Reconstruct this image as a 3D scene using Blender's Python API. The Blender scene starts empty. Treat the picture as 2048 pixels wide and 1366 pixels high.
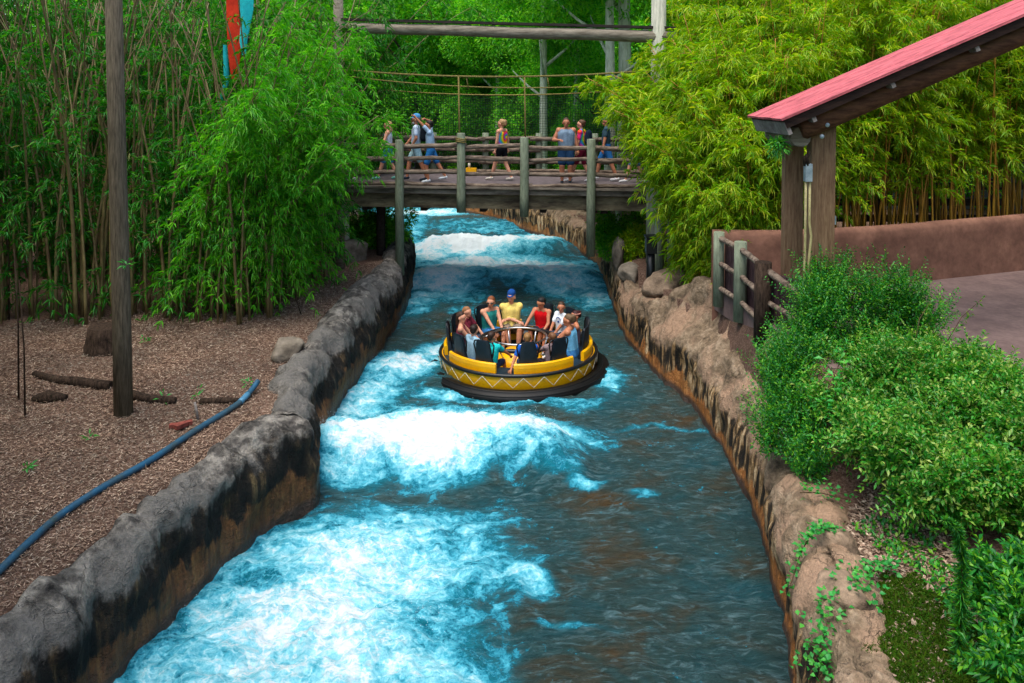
import bpy, bmesh, math, random
import numpy as np
from mathutils import Vector, Matrix
random.seed(7); rng = np.random.default_rng(7)
sc = bpy.context.scene
COL = sc.collection
R = math.radians

# ---------------------------------------------------------------- camera, sky, sun, exposure
FPX, CX, CY, TH, HC = 1500.0, 1024.0, 242.0, R(2.0), 5.65
cam_d = bpy.data.cameras.new('camera'); cam = bpy.data.objects.new('camera', cam_d); COL.objects.link(cam)
cam.location = (0, 0, HC); cam.rotation_euler = (R(90) - TH, 0, 0)
cam_d.sensor_width = 36.0; cam_d.lens = 36.0 * FPX / 2048.0
cam_d.shift_y = -(683.0 - CY) / 2048.0
cam_d.clip_end = 900
sc.camera = cam
SUN_EL, SUN_AZ = 72.0, 215.0          # azimuth clockwise from +Y: light from behind the camera's left shoulder
w = bpy.data.worlds.new('World'); sc.world = w; w.use_nodes = True
nt = w.node_tree; nt.nodes.clear()
sky = nt.nodes.new('ShaderNodeTexSky'); sky.sky_type = 'NISHITA'; sky.sun_disc = False
sky.sun_elevation = R(SUN_EL); sky.sun_rotation = R(SUN_AZ); sky.dust_density = 3.0; sky.air_density = 1.0; sky.ozone_density = 1.0
bg = nt.nodes.new('ShaderNodeBackground'); bg.inputs['Strength'].default_value = 0.15
wo = nt.nodes.new('ShaderNodeOutputWorld')
nt.links.new(sky.outputs[0], bg.inputs[0]); nt.links.new(bg.outputs[0], wo.inputs[0])
sun_d = bpy.data.lights.new('sun', 'SUN'); sun_d.energy = 1.5; sun_d.angle = R(40); sun_d.color = (1.0, 0.95, 0.86)
sun = bpy.data.objects.new('sun', sun_d); COL.objects.link(sun)
sd = Vector((math.sin(R(SUN_AZ)) * math.cos(R(SUN_EL)), math.cos(R(SUN_AZ)) * math.cos(R(SUN_EL)), math.sin(R(SUN_EL))))
sun.rotation_euler = sd.to_track_quat('Z', 'Y').to_euler()
sun.location = (-20, 5, 30)
sc.view_settings.view_transform = 'Standard'; sc.view_settings.look = 'None'
sc.view_settings.exposure = 1.1; sc.view_settings.gamma = 1.0; sc.view_settings.use_curve_mapping = False
sc.render.engine = 'CYCLES'
sc.cycles.max_bounces = 6; sc.cycles.diffuse_bounces = 3; sc.cycles.glossy_bounces = 3; sc.cycles.transmission_bounces = 4
sc.cycles.caustics_reflective = False; sc.cycles.caustics_refractive = False

# ---------------------------------------------------------------- pixel -> world
def ray(px, py):
    u = (px - CX) / FPX; v = (py - CY) / FPX
    return np.array((u, math.cos(TH) - v * math.sin(TH), -math.sin(TH) - v * math.cos(TH)))
def PD(px, py, y):                       # point on the pixel's ray at world depth y
    d = ray(px, py); t = y / d[1]
    return np.array((d[0] * t, y, HC + d[2] * t))
def PZ(px, py, z):                       # point on the pixel's ray at height z
    d = ray(px, py); t = (z - HC) / d[2]
    return np.array((d[0] * t, d[1] * t, z))
SLOPE = 0.045
def zw0(y): return SLOPE * (np.minimum(y, 32) - 15.5)
def PW(px, py):                          # point on the sloping mean water plane
    d = ray(px, py)
    t = (SLOPE * -15.5 - HC) / (d[2] - SLOPE * d[1])
    return np.array((d[0] * t, d[1] * t, HC + d[2] * t))

# ---------------------------------------------------------------- noise
def _hash(ix, iy, iz, seed):
    h = (ix * 374761393 + iy * 668265263 + iz * 2147483647 + seed * 1274126177) & 0xffffffff
    h = ((h ^ (h >> 13)) * 1274126177) & 0xffffffff
    h = ((h ^ (h >> 16)) * 2246822519) & 0xffffffff
    return ((h ^ (h >> 15)) & 0xffffff) / float(0xffffff)
def vnoise(x, y, z, seed=0):
    x = np.asarray(x, float); y = np.asarray(y, float) + np.zeros_like(x); z = np.asarray(z, float) + np.zeros_like(x)
    ix = np.floor(x).astype(np.int64); iy = np.floor(y).astype(np.int64); iz = np.floor(z).astype(np.int64)
    fx = x - ix; fy = y - iy; fz = z - iz
    fx = fx * fx * (3 - 2 * fx); fy = fy * fy * (3 - 2 * fy); fz = fz * fz * (3 - 2 * fz)
    def H(a, b, c): return _hash(ix + a, iy + b, iz + c, seed)
    c00 = H(0,0,0) * (1-fx) + H(1,0,0) * fx; c10 = H(0,1,0) * (1-fx) + H(1,1,0) * fx
    c01 = H(0,0,1) * (1-fx) + H(1,0,1) * fx; c11 = H(0,1,1) * (1-fx) + H(1,1,1) * fx
    c0 = c00 * (1-fy) + c10 * fy; c1 = c01 * (1-fy) + c11 * fy
    return (c0 * (1-fz) + c1 * fz) * 2 - 1
def fbm(x, y, z, oct=4, seed=0, gain=0.5):
    s = 0; a = 1.0; t = 0; f = 1.0
    for i in range(oct):
        s = s + a * vnoise(np.asarray(x) * f, np.asarray(y) * f, np.asarray(z) * f, seed + i * 17); t += a; a *= gain; f *= 2.03
    return s / t
def sstep(a, b, x):
    t = np.clip((x - a) / (b - a), 0, 1); return t * t * (3 - 2 * t)

# ---------------------------------------------------------------- objects
ORG = {}
def tag(o, label=None, cat=None, group=None, kind=None):
    if label: o['label'] = label
    if cat: o['category'] = cat
    if group: o['group'] = group
    if kind: o['kind'] = kind
    return o
def thing(name, loc, label, cat, group=None, rz=0.0):
    o = bpy.data.objects.new(name, None); COL.objects.link(o)
    o.empty_display_size = 0.2
    o.location = tuple(float(v) for v in loc); o.rotation_euler = (0, 0, rz)
    ORG[o] = np.array(loc, float) if rz == 0 else np.zeros(3)
    return tag(o, label, cat, group)
def link(name, me, mat=None, parent=None):
    o = bpy.data.objects.new(name, me); COL.objects.link(o)
    if mat is not None:
        for m in (mat if isinstance(mat, (list, tuple)) else [mat]): me.materials.append(m)
    if parent is not None: o.parent = parent
    return o
def np_mesh(name, v, f, smooth=False):
    v = np.ascontiguousarray(v, np.float32); f = np.ascontiguousarray(f, np.int32)
    me = bpy.data.meshes.new(name)
    me.vertices.add(len(v)); me.vertices.foreach_set('co', v.ravel())
    k = f.shape[1]
    me.loops.add(f.size); me.loops.foreach_set('vertex_index', f.ravel())
    me.polygons.add(len(f)); me.polygons.foreach_set('loop_start', np.arange(0, f.size, k, dtype=np.int32))
    me.update(calc_edges=True)
    if smooth: me.polygons.foreach_set('use_smooth', np.ones(len(f), bool))
    return me
class MB:
    def __init__(s): s.v = []; s.f = []; s.sm = []; s.mi = []
    def add(s, vs, fs, smooth=False, mi=0):
        b = len(s.v); s.v.extend([tuple(float(c) for c in p) for p in vs])
        for f in fs: s.f.append(tuple(b + i for i in f)); s.sm.append(smooth); s.mi.append(mi)
        return s
    def box(s, c, size, rz=0, rot=None, mi=0, jitter=0.0):
        x, y, z = [0.5 * k for k in size]
        M = rot if rot is not None else Matrix.Rotation(rz, 3, 'Z')
        vs = [Vector(c) + M @ Vector((sx * x + random.uniform(-1,1)*jitter, sy * y + random.uniform(-1,1)*jitter, sz * z)) for sz in (-1, 1) for sy in (-1, 1) for sx in (-1, 1)]
        return s.add(vs, [(0,2,3,1),(4,5,7,6),(0,1,5,4),(2,6,7,3),(0,4,6,2),(1,3,7,5)], mi=mi)
    def beam(s, a, b, wd, ht, mi=0):                 # box along a->b
        a = Vector(a); b = Vector(b); d = (b - a); L = d.length; d.normalize()
        up = Vector((0,0,1)) if abs(d.z) < 0.95 else Vector((0,1,0))
        sx = d.cross(up).normalized(); u = sx.cross(d).normalized()
        M = Matrix((sx, d, u)).transposed()
        return s.box((a + b) / 2, (wd, L, ht), rot=M, mi=mi)
    def tube(s, pts, rad, n=8, caps=True, mi=0, smooth=True, closed=False, wob=0.0):
        pts = [Vector(tuple(float(c) for c in p)) for p in pts]; m = len(pts)
        if not hasattr(rad, '__len__'): rad = [rad] * m
        rings = []; prev = None
        for i in range(m):
            if closed: t = pts[(i + 1) % m] - pts[i - 1]
            else: t = pts[min(i + 1, m - 1)] - pts[max(i - 1, 0)]
            t.normalize()
            if prev is None:
                a = Vector((0,0,1)) if abs(t.z) < 0.9 else Vector((1,0,0))
                nx = t.cross(a).normalized()
            else:
                nx = (prev - t * prev.dot(t))
                if nx.length < 1e-6: nx = t.cross(Vector((0,0,1)))
                nx.normalize()
            prev = nx; ny = t.cross(nx)
            rings.append([pts[i] + (nx * math.cos(2*math.pi*k/n) + ny * math.sin(2*math.pi*k/n)) * rad[i] * (1 + random.uniform(-wob, wob)) for k in range(n)])
        vs = [p for r_ in rings for p in r_]; fs = []
        for i in range(m if closed else m - 1):
            j = (i + 1) % m
            for k in range(n):
                k2 = (k + 1) % n
                fs.append((i*n+k, i*n+k2, j*n+k2, j*n+k))
        s.add(vs, fs, smooth, mi)
        if caps and not closed:
            b = len(s.v) - len(vs)
            s.f.append(tuple(b + k for k in reversed(range(n)))); s.sm.append(False); s.mi.append(mi)
            s.f.append(tuple(b + (m-1)*n + k for k in range(n))); s.sm.append(False); s.mi.append(mi)
        return s
    def lathe(s, prof, a0=0, a1=2*math.pi, n=48, c=(0,0,0), mi=0, close_prof=False, smooth=True):
        full = abs(a1 - a0 - 2*math.pi) < 1e-6
        cols = n if full else n + 1; m = len(prof); vs = []
        for i in range(cols):
            a = a0 + (a1 - a0) * i / n
            for r_, z in prof: vs.append((c[0] + r_*math.sin(a), c[1] - r_*math.cos(a), c[2] + z))
        fs = []
        for i in range(n):
            j = (i + 1) % cols
            for k in range(m if close_prof else m - 1):
                k2 = (k + 1) % m
                fs.append((i*m+k, j*m+k, j*m+k2, i*m+k2))
        if not full and close_prof:
            fs.append(tuple(range(m))); fs.append(tuple(n*m + k for k in reversed(range(m))))
        return s.add(vs, fs, smooth, mi)
    def ball(s, c, r, n=10, mi=0):
        r = r if hasattr(r, '__len__') else (r, r, r); vs = []; fs = []; m = max(4, n // 2 + 1)
        for i in range(m + 1):
            th = math.pi * i / m
            for k in range(n):
                ph = 2*math.pi*k/n
                vs.append((c[0]+r[0]*math.sin(th)*math.cos(ph), c[1]+r[1]*math.sin(th)*math.sin(ph), c[2]+r[2]*math.cos(th)))
        for i in range(m):
            for k in range(n):
                fs.append((i*n+k, (i+1)*n+k, (i+1)*n+(k+1)%n, i*n+(k+1)%n))
        return s.add(vs, fs, True, mi)
    def mesh(s, name, off=(0,0,0)):
        me = bpy.data.meshes.new(name)
        o = np.array(off, float); v = np.array(s.v, float) - o
        me.from_pydata(v.tolist(), [], s.f); me.update()
        me.polygons.foreach_set('use_smooth', s.sm)
        me.polygons.foreach_set('material_index', s.mi)
        return me
    def build(s, name, mat, parent=None, off=None):
        if off is None: off = ORG.get(parent, np.zeros(3)) if parent is not None else np.zeros(3)
        o = link(name, s.mesh(name, off), mat, parent)
        if parent is not None: ORG[o] = np.array(off, float)
        return o
def children(o): return [c for c in ALLCH.get(o, [])]
def copy_tree(o, parent=None):
    c = o.copy(); COL.objects.link(c); c.parent = parent
    for ch in list(o.children): copy_tree(ch, c)
    return c

# ---------------------------------------------------------------- materials
MATS = {}
def rgb(h):                                            # sRGB hex -> linear
    c = [int(h[i:i+2], 16) / 255 for i in (0, 2, 4)]
    return tuple((x/12.92 if x <= .04045 else ((x+.055)/1.055)**2.4) for x in c) + (1.0,)
def c4(c): return tuple(c) if len(c) == 4 else tuple(c) + (1.0,)
class NT:
    def __init__(s, name):
        s.m = bpy.data.materials.new(name); s.m.use_nodes = True; s.t = s.m.node_tree; s.t.nodes.clear()
        s.out = s.n('ShaderNodeOutputMaterial'); MATS[name] = s.m
    def n(s, k, **kw):
        x = s.t.nodes.new(k)
        for a, b in kw.items():
            if a.startswith('i_'): x.inputs[a[2:].replace('_', ' ')].default_value = b
            else: setattr(x, a, b)
        return x
    def l(s, a, b): s.t.links.new(a, b)
    def coord(s, kind='Object', scale=(1,1,1)):
        tc = s.n('ShaderNodeTexCoord'); mp = s.n('ShaderNodeMapping'); mp.inputs['Scale'].default_value = scale
        s.l(tc.outputs[kind], mp.inputs['Vector']); return mp.outputs[0]
    def noise(s, vec, scale, detail=5, rough=.55, dist=0.0):
        x = s.n('ShaderNodeTexNoise'); x.inputs['Scale'].default_value = scale; x.inputs['Detail'].default_value = detail
        x.inputs['Roughness'].default_value = rough; x.inputs['Distortion'].default_value = dist
        s.l(vec, x.inputs['Vector']); return x.outputs['Fac']
    def ramp(s, fac, stops, interp='LINEAR'):
        x = s.n('ShaderNodeValToRGB'); e = x.color_ramp.elements; x.color_ramp.interpolation = interp
        while len(e) < len(stops): e.new(0.5)
        for k, (p, c) in enumerate(stops): e[k].position = p; e[k].color = c4(c)
        s.l(fac, x.inputs[0]); return x.outputs[0]
    def mix(s, fac, a, b, blend='MIX'):
        x = s.n('ShaderNodeMix', data_type='RGBA', blend_type=blend)
        for sock, v in ((x.inputs[0], fac), (x.inputs[6], a), (x.inputs[7], b)):
            if isinstance(v, (int, float)): sock.default_value = v
            elif isinstance(v, (tuple, list)): sock.default_value = c4(v)
            else: s.l(v, sock)
        return x.outputs[2]
    def math(s, op, a, b=0.0, c=None, clamp=False):
        x = s.n('ShaderNodeMath', operation=op, use_clamp=clamp)
        for i, v in enumerate((a, b, c)):
            if v is None: continue
            if isinstance(v, (int, float)): x.inputs[i].default_value = v
            else: s.l(v, x.inputs[i])
        return x.outputs[0]
    def rng(s, v, a, b, c=0.0, d=1.0, kind='SMOOTHSTEP'):
        x = s.n('ShaderNodeMapRange', interpolation_type=kind)
        s.l(v, x.inputs[0])
        for i, k in enumerate((a, b, c, d)): x.inputs[i+1].default_value = k
        return x.outputs[0]
    def bump(s, h, strength=.4, dist=.02, prev=None):
        x = s.n('ShaderNodeBump'); x.inputs['Strength'].default_value = strength; x.inputs['Distance'].default_value = dist
        s.l(h, x.inputs['Height'])
        if prev is not None: s.l(prev, x.inputs['Normal'])
        return x.outputs[0]
    def attr(s, name):
        x = s.n('ShaderNodeAttribute'); x.attribute_name = name; return x
    def pbr(s, col, rough=.7, spec=.3, normal=None, metal=0.0, coat=0.0):
        x = s.n('ShaderNodeBsdfPrincipled')
        for key, v in (('Base Color', col), ('Roughness', rough), ('Specular IOR Level', spec), ('Metallic', metal), ('Coat Weight', coat)):
            if isinstance(v, (int, float)): x.inputs[key].default_value = v
            elif isinstance(v, (tuple, list)): x.inputs[key].default_value = c4(v)
            else: s.l(v, x.inputs[key])
        if normal is not None: s.l(normal, x.inputs['Normal'])
        return x
    def done(s, shader): s.l(shader.outputs[0] if hasattr(shader, 'outputs') else shader, s.out.inputs['Surface']); return s.m
def pmat(name, c1, c2=None, scale=8, rough=.7, spec=.3, bump=.3, bdist=.01, stretch=(1,1,1), metal=0.0, coat=0.0, lo=.35, hi=.65, fine=None):
    t = NT(name); c2 = c2 or tuple(k*.6 for k in c1[:3])
    v = t.coord('Object', stretch); n1 = t.noise(v, scale, 6, .6)
    col = t.ramp(n1, [(lo, c1), (hi, c2)])
    n2 = t.noise(v, scale * 5, 4, .6)
    col = t.mix(.35, col, t.ramp(n2, [(.3, (.45,.45,.45)), (.7, (1.35,1.35,1.35))]), 'MULTIPLY')
    nrm = t.bump(t.math('ADD', n1, t.math('MULTIPLY', n2, .5)), bump, bdist) if bump else None
    return t.done(t.pbr(col, rough, spec, nrm, metal, coat))
def leafmat(name, cols, rough=.45, trans=.35, tint=(1.1,1.25,.5), spec=.35):
    t = NT(name); g = t.n('ShaderNodeNewGeometry'); r_ = g.outputs['Random Per Island']
    k = len(cols)
    col = t.ramp(r_, [(i/(max(k-1,1)), c) for i, c in enumerate(cols)])
    n1 = t.noise(t.coord('Object'), .9, 3, .5)
    col = t.mix(.55, col, t.ramp(n1, [(.34, (.5,.62,.55)), (.66, (1.35,1.25,1.0))]), 'MULTIPLY')
    p = t.pbr(col, rough, spec)
    tr = t.n('ShaderNodeBsdfTranslucent'); t.l(t.mix(1.0, col, tint, 'MULTIPLY'), tr.inputs['Color'])
    ms = t.n('ShaderNodeMixShader'); ms.inputs[0].default_value = trans
    t.l(p.outputs[0], ms.inputs[1]); t.l(tr.outputs[0], ms.inputs[2])
    return t.done(ms)

M = {}
M['wood'] = pmat('weathered_wood', rgb('8a7d68'), rgb('5c5040'), 5, .85, .2, .5, .008, (6,6,.8))
M['rail'] = pmat('rail_log', rgb('8a7a6a'), rgb('43362e'), 4, .85, .2, .5, .01, (1,5,5))
M['greenpost'] = pmat('green_treated_post', rgb('858f78'), rgb('5c6452'), 5, .8, .25, .4, .006, (5,5,1), lo=.3, hi=.7)
M['pole'] = pmat('utility_pole_wood', rgb('6a6050'), rgb('433c30'), 6, .85, .2, .5, .006, (8,8,.7))
M['palepole'] = pmat('pale_pole', rgb('b7b5a2'), rgb('8e9080'), 4, .8, .2, .3, .006, (5,5,.7))
M['logbeam'] = pmat('grey_log_beam', rgb('8b8272'), rgb('5f574a'), 4, .85, .2, .5, .012, (.6,5,5))
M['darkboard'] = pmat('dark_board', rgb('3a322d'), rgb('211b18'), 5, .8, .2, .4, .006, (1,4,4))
M['girder'] = pmat('bridge_girder', rgb('7c7159'), rgb('3c3327'), 2.2, .85, .2, .4, .008, (.7,2,3))
M['edge'] = pmat('bridge_edge_board', rgb('7d7468'), rgb('463f37'), 3, .85, .2, .4, .006, (.6,3,3))
M['deck'] = pmat('bridge_deck', rgb('6a6062'), rgb('544b4c'), 5, .9, .2, .3, .004)
M['postwood'] = pmat('pavilion_post_wood', rgb('8f7357'), rgb('5f4632'), 5, .8, .25, .5, .006, (7,7,.6), lo=.3, hi=.7)
M['beamwood'] = pmat('pavilion_log_wood', rgb('6e4a35'), rgb('45291c'), 4, .75, .25, .5, .01, (.8,5,5))
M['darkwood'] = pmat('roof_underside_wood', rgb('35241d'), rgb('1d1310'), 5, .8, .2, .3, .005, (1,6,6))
M['purlin'] = pmat('purlin_wood', rgb('8c8580'), rgb('655d58'), 6, .8, .2, .3, .004)
M['roof'] = pmat('pink_roof', rgb('c4646a'), rgb('8e434a'), 3.2, .75, .25, .4, .006, (1.0,2.2,1), lo=.38, hi=.72)
M['stucco'] = pmat('terracotta_stucco', rgb('86604f'), rgb('6a4a3d'), 2.0, .9, .2, .6, .012)
M['planks'] = pmat('dark_purple_plank', rgb('5b4547'), rgb('37292b'), 5, .85, .2, .4, .006, (5,5,.8))
M['metal'] = pmat('brushed_metal', (.55,.57,.6), (.4,.42,.45), 20, .3, .5, .1, .002, metal=1.0)
M['galv'] = pmat('galvanised_box', rgb('a9b8c0'), rgb('8596a0'), 10, .45, .5, .1, .002, metal=.3)
M['conduit'] = pmat('cream_conduit', rgb('b4a877'), rgb('98905f'), 10, .6, .3, .1, .002)
M['rope'] = pmat('rope', rgb('9c8b52'), rgb('6f6236'), 40, .9, .1, .4, .003)
M['whiterope'] = pmat('white_rope', rgb('d8d2c0'), rgb('aaa48e'), 40, .85, .2, .3, .002)
M['net'] = pmat('dark_net', rgb('26352c'), rgb('1a251e'), 10, .8, .2, 0)
M['black'] = pmat('black_plastic', rgb('15191d'), rgb('0c0e10'), 12, .42, .45, .1, .002)
M['seat'] = pmat('navy_black_seat', rgb('16222c'), rgb('0d151c'), 9, .45, .4, .15, .003)
M['tube'] = pmat('black_rubber_tube', rgb('0b0c0e'), rgb('050506'), 5, .5, .3, .15, .004)
M['navy'] = pmat('navy_deck', rgb('1c3340'), rgb('101f28'), 6, .5, .4, .15, .003)
def _yellow():
    t = NT('yellow_gelcoat'); v = t.coord('Object'); n1 = t.noise(v, 2.5, 5, .6); n2 = t.noise(t.coord('Object',(3,3,14)), 6, 5, .7); n3 = t.noise(v, 30, 4, .7)
    col = t.ramp(n1, [(.3, rgb('f2b600')), (.7, rgb('dc9c04'))])
    col = t.mix(t.math('MULTIPLY', t.rng(n2, .56, .72), .55), col, rgb('8a6a20'))
    col = t.mix(t.math('MULTIPLY', t.rng(n3, .62, .74), .4), col, rgb('f4d98a'))
    return t.done(t.pbr(col, t.rng(n2, .4, .7, .3, .6), .45, t.bump(n3, .1, .003)))
M['yellow'] = _yellow()
M['yellowworn'] = pmat('yellow_gelcoat_worn', rgb('eaad05'), rgb('c68c06'), 5, .45, .45, .1, .003, lo=.35, hi=.75)
M['red'] = pmat('red_plastic', rgb('c01a1a'), rgb('8c1010'), 8, .4, .4, 0)
M['hose'] = pmat('blue_hose', rgb('1d5372'), rgb('33464c'), 3.5, .45, .4, .1, .003)
M['hosetape'] = pmat('blue_hose_tape', rgb('4f86a4'), rgb('3a6f8e'), 14, .5, .4, .1, .003)
M['stump'] = pmat('bark', rgb('4a3b30'), rgb('241b15'), 7, .9, .15, .8, .03, (4,4,1))
M['brick'] = pmat('red_brick', rgb('8a4a40'), rgb('5e302a'), 12, .9, .15, .5, .006)
M['trunk'] = pmat('pale_trunk', rgb('c6cab0'), rgb('9ba284'), 3, .85, .2, .4, .01, (4,4,.8))
M['darktrunk'] = pmat('dark_trunk', rgb('4b4436'), rgb('2b261d'), 4, .9, .15, .6, .02, (4,4,.8))
M['culm_dark'] = pmat('culm_brown_green', rgb('86794e'), rgb('5d4a32'), 3, .5, .4, .1, .002, (3,3,1))
M['culm_gold'] = pmat('culm_golden', rgb('b58a2c'), rgb('8c5a1c'), 2, .45, .4, .1, .002, (2,2,1))
M['stem'] = pmat('twig', rgb('5b4a33'), rgb('3a2f20'), 8, .85, .2, .2, .002)
M['rockgrey'] = pmat('boulder_grey', rgb('8b8173'), rgb('4b443b'), 2.2, .92, .2, .9, .03)
M['banner_red'] = pmat('banner_red', rgb('d83a1c'), rgb('b82a14'), 3, .8, .2, .1, .003)
M['banner_teal'] = pmat('banner_turquoise', rgb('28c8c8'), rgb('1ea6b0'), 3, .8, .2, .1, .003)
M['palewall'] = pmat('pale_wall', rgb('75787c'), rgb('585b60'), 2, .9, .2, .2, .004)
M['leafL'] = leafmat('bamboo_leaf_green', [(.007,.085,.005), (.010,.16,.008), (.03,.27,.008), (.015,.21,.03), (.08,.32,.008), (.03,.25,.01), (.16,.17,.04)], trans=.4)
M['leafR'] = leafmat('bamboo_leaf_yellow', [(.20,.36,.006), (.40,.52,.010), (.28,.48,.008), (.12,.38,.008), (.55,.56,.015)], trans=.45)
M['leafT'] = leafmat('tree_leaf', [(.03,.25,.010), (.08,.43,.02), (.26,.58,.02), (.14,.5,.03)], trans=.5)
M['leafM'] = leafmat('bamboo_leaf_lit', [(.03,.24,.006), (.08,.40,.010), (.16,.48,.010), (.05,.36,.02), (.16,.48,.01)], trans=.45)  # brighter copy of the green bamboo leaf; sunlight painted into the colour
M['leafH'] = leafmat('hedge_leaf', [(.015,.14,.012), (.04,.28,.02), (.14,.38,.03), (.36,.46,.10), (.05,.34,.03), (.02,.18,.015)], rough=.38, trans=.35, spec=.4)
M['leafS'] = leafmat('shrub_leaf', [(.01,.11,.02), (.02,.20,.03), (.05,.30,.02), (.16,.38,.01)], rough=.4, trans=.3)
M['leafV'] = leafmat('vine_leaf', [(.03,.25,.04), (.04,.34,.07), (.10,.40,.05)], rough=.4, trans=.3)
M['moss'] = leafmat('moss_blade', [(.03,.07,.004), (.05,.10,.004), (.03,.12,.006), (.08,.08,.012)], rough=.9, trans=.2, spec=.1)
M['chip'] = leafmat('wood_chip', [rgb('665247'), rgb('987f73'), rgb('b49e90'), rgb('4c3b32'), rgb('846e63'), rgb('c6b4a6')], rough=.9, trans=0.0, spec=.1)
# ================================================================ the setting
LW = [PW(150,1440)[:2], PW(225,1366)[:2], PW(330,1250)[:2], PW(430,1150)[:2], PW(520,1070)[:2], PW(600,1018)[:2], PW(630,998)[:2],
      PW(634,930)[:2], PW(652,860)[:2], PW(690,790)[:2], PW(735,735)[:2], PW(790,655)[:2], PW(815,605)[:2],
      np.array((-2.9,22.0)), np.array((-3.5,24.5)), np.array((-5.5,27.0)), np.array((-9.0,29.0)), np.array((-14.0,30.5))]
LW.insert(0, LW[0] + np.array((-.9,-2.2)))
RW = [PW(1600,1440)[:2], PW(1590,1366)[:2], PW(1560,1200)[:2], PW(1528,1090)[:2], PW(1490,985)[:2], PW(1400,830)[:2], PW(1310,745)[:2], PW(1250,670)[:2],
      PW(1222,600)[:2], PW(1190,530)[:2], PW(1150,500)[:2], PW(1110,481)[:2], PW(1050,462)[:2], PW(1000,442)[:2], PW(940,427)[:2],
      np.array((-6.0,36.0)), np.array((-14.0,38.0))]
RW.insert(0, RW[0] + np.array((-.35,-2.2)))
def resample(P, d):
    P = np.array(P); n = len(P)
    # Catmull-Rom (centripetal-ish) then even spacing
    out = []
    for i in range(n - 1):
        p0 = P[max(i-1,0)]; p1 = P[i]; p2 = P[i+1]; p3 = P[min(i+2,n-1)]
        for t in np.linspace(0, 1, 24, endpoint=False):
            q = .5 * ((2*p1) + (p2-p0)*t*.8 + ((2*p0*.8 - p1*(2+.8*2-1.6+.4) + 0*p1)*0)) if False else None
            m1 = (p2 - p0) * .4; m2 = (p3 - p1) * .4
            h00 = 2*t**3-3*t**2+1; h10 = t**3-2*t**2+t; h01 = -2*t**3+3*t**2; h11 = t**3-t**2
            out.append(h00*p1 + h10*m1 + h01*p2 + h11*m2)
    out.append(P[-1]); out = np.array(out)
    s = np.concatenate([[0], np.cumsum(np.linalg.norm(np.diff(out, axis=0), axis=1))])
    ss = np.linspace(0, s[-1], int(s[-1] / d))
    return np.stack([np.interp(ss, s, out[:,0]), np.interp(ss, s, out[:,1])], 1)
LP = resample(LW, .05); RP = resample(RW, .05)
def inpoly(x, y, poly):
    inside = np.zeros(x.shape, bool); n = len(poly); j = n - 1
    for i in range(n):
        xi, yi = poly[i]; xj, yj = poly[j]
        if yi != yj:
            c = ((yi > y) != (yj > y)) & (x < (xj - xi) * (y - yi) / (yj - yi) + xi)
            inside ^= c
        j = i
    return inside
def offset(Pp, d):
    t = np.gradient(Pp, axis=0); t /= np.linalg.norm(t, axis=1)[:,None] + 1e-9
    return Pp + np.stack([-t[:,1], t[:,0]], 1) * d       # to the left of travel
CH_IN = np.concatenate([offset(LP, .42)[::4], offset(RP, -.38)[::-4]])
CH_W = np.concatenate([offset(LP, .35)[::4], offset(RP, -.35)[::-4]])

# ---- the terracotta wall line and the patio behind the fence
TWALL = np.array([PD(1424,462,14.2)[:2], PD(1570,462,14.0)[:2], PD(1760,452,14.4)[:2], PD(1900,440,15.0)[:2], PD(2048,430,15.7)[:2], np.array((14.0,17.0)), np.array((17,18.3))])
PATIO_Z = 2.0
def gheight(x, y):
    x = np.asarray(x, float); y = np.asarray(y, float)
    z = np.full(x.shape, 1.25) + .05 * fbm(x*.7, y*.7, 0, 3, 5)
    left = x < -1.0
    zl = 1.13 + zw0(np.clip(y,4,22)) + .05 * np.clip(-x - 4.5, 0, 12) + .06 * fbm(x*.9, y*.9, 3, 3, 9)
    zr = 1.10 + zw0(np.clip(y,4,22)) + .55 * sstep(4.2, 6.5, x) * sstep(6, 9, y) + .05 * fbm(x*1.1, y*1.1, 7, 3, 11)
    pat = sstep(8.9, 9.9, y) * sstep(3.6, 4.2, x)
    zr = zr * (1 - pat) + (PATIO_Z - .012) * pat
    beh = sstep(0, .5, y - np.interp(x, TWALL[:,0], TWALL[:,1]) - .25)
    zr = zr * (1 - beh) + (1.5 + .05*fbm(x,y,2,2,3)) * beh
    z = np.where(left, zl, zr)
    far = sstep(20, 30, y)
    return z * (1 - far) + (1.45 + .12 * fbm(x*.2, y*.2, 1, 3, 21)) * far
def gz(x, y): return float(gheight(np.array([x]), np.array([y]))[0])

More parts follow.
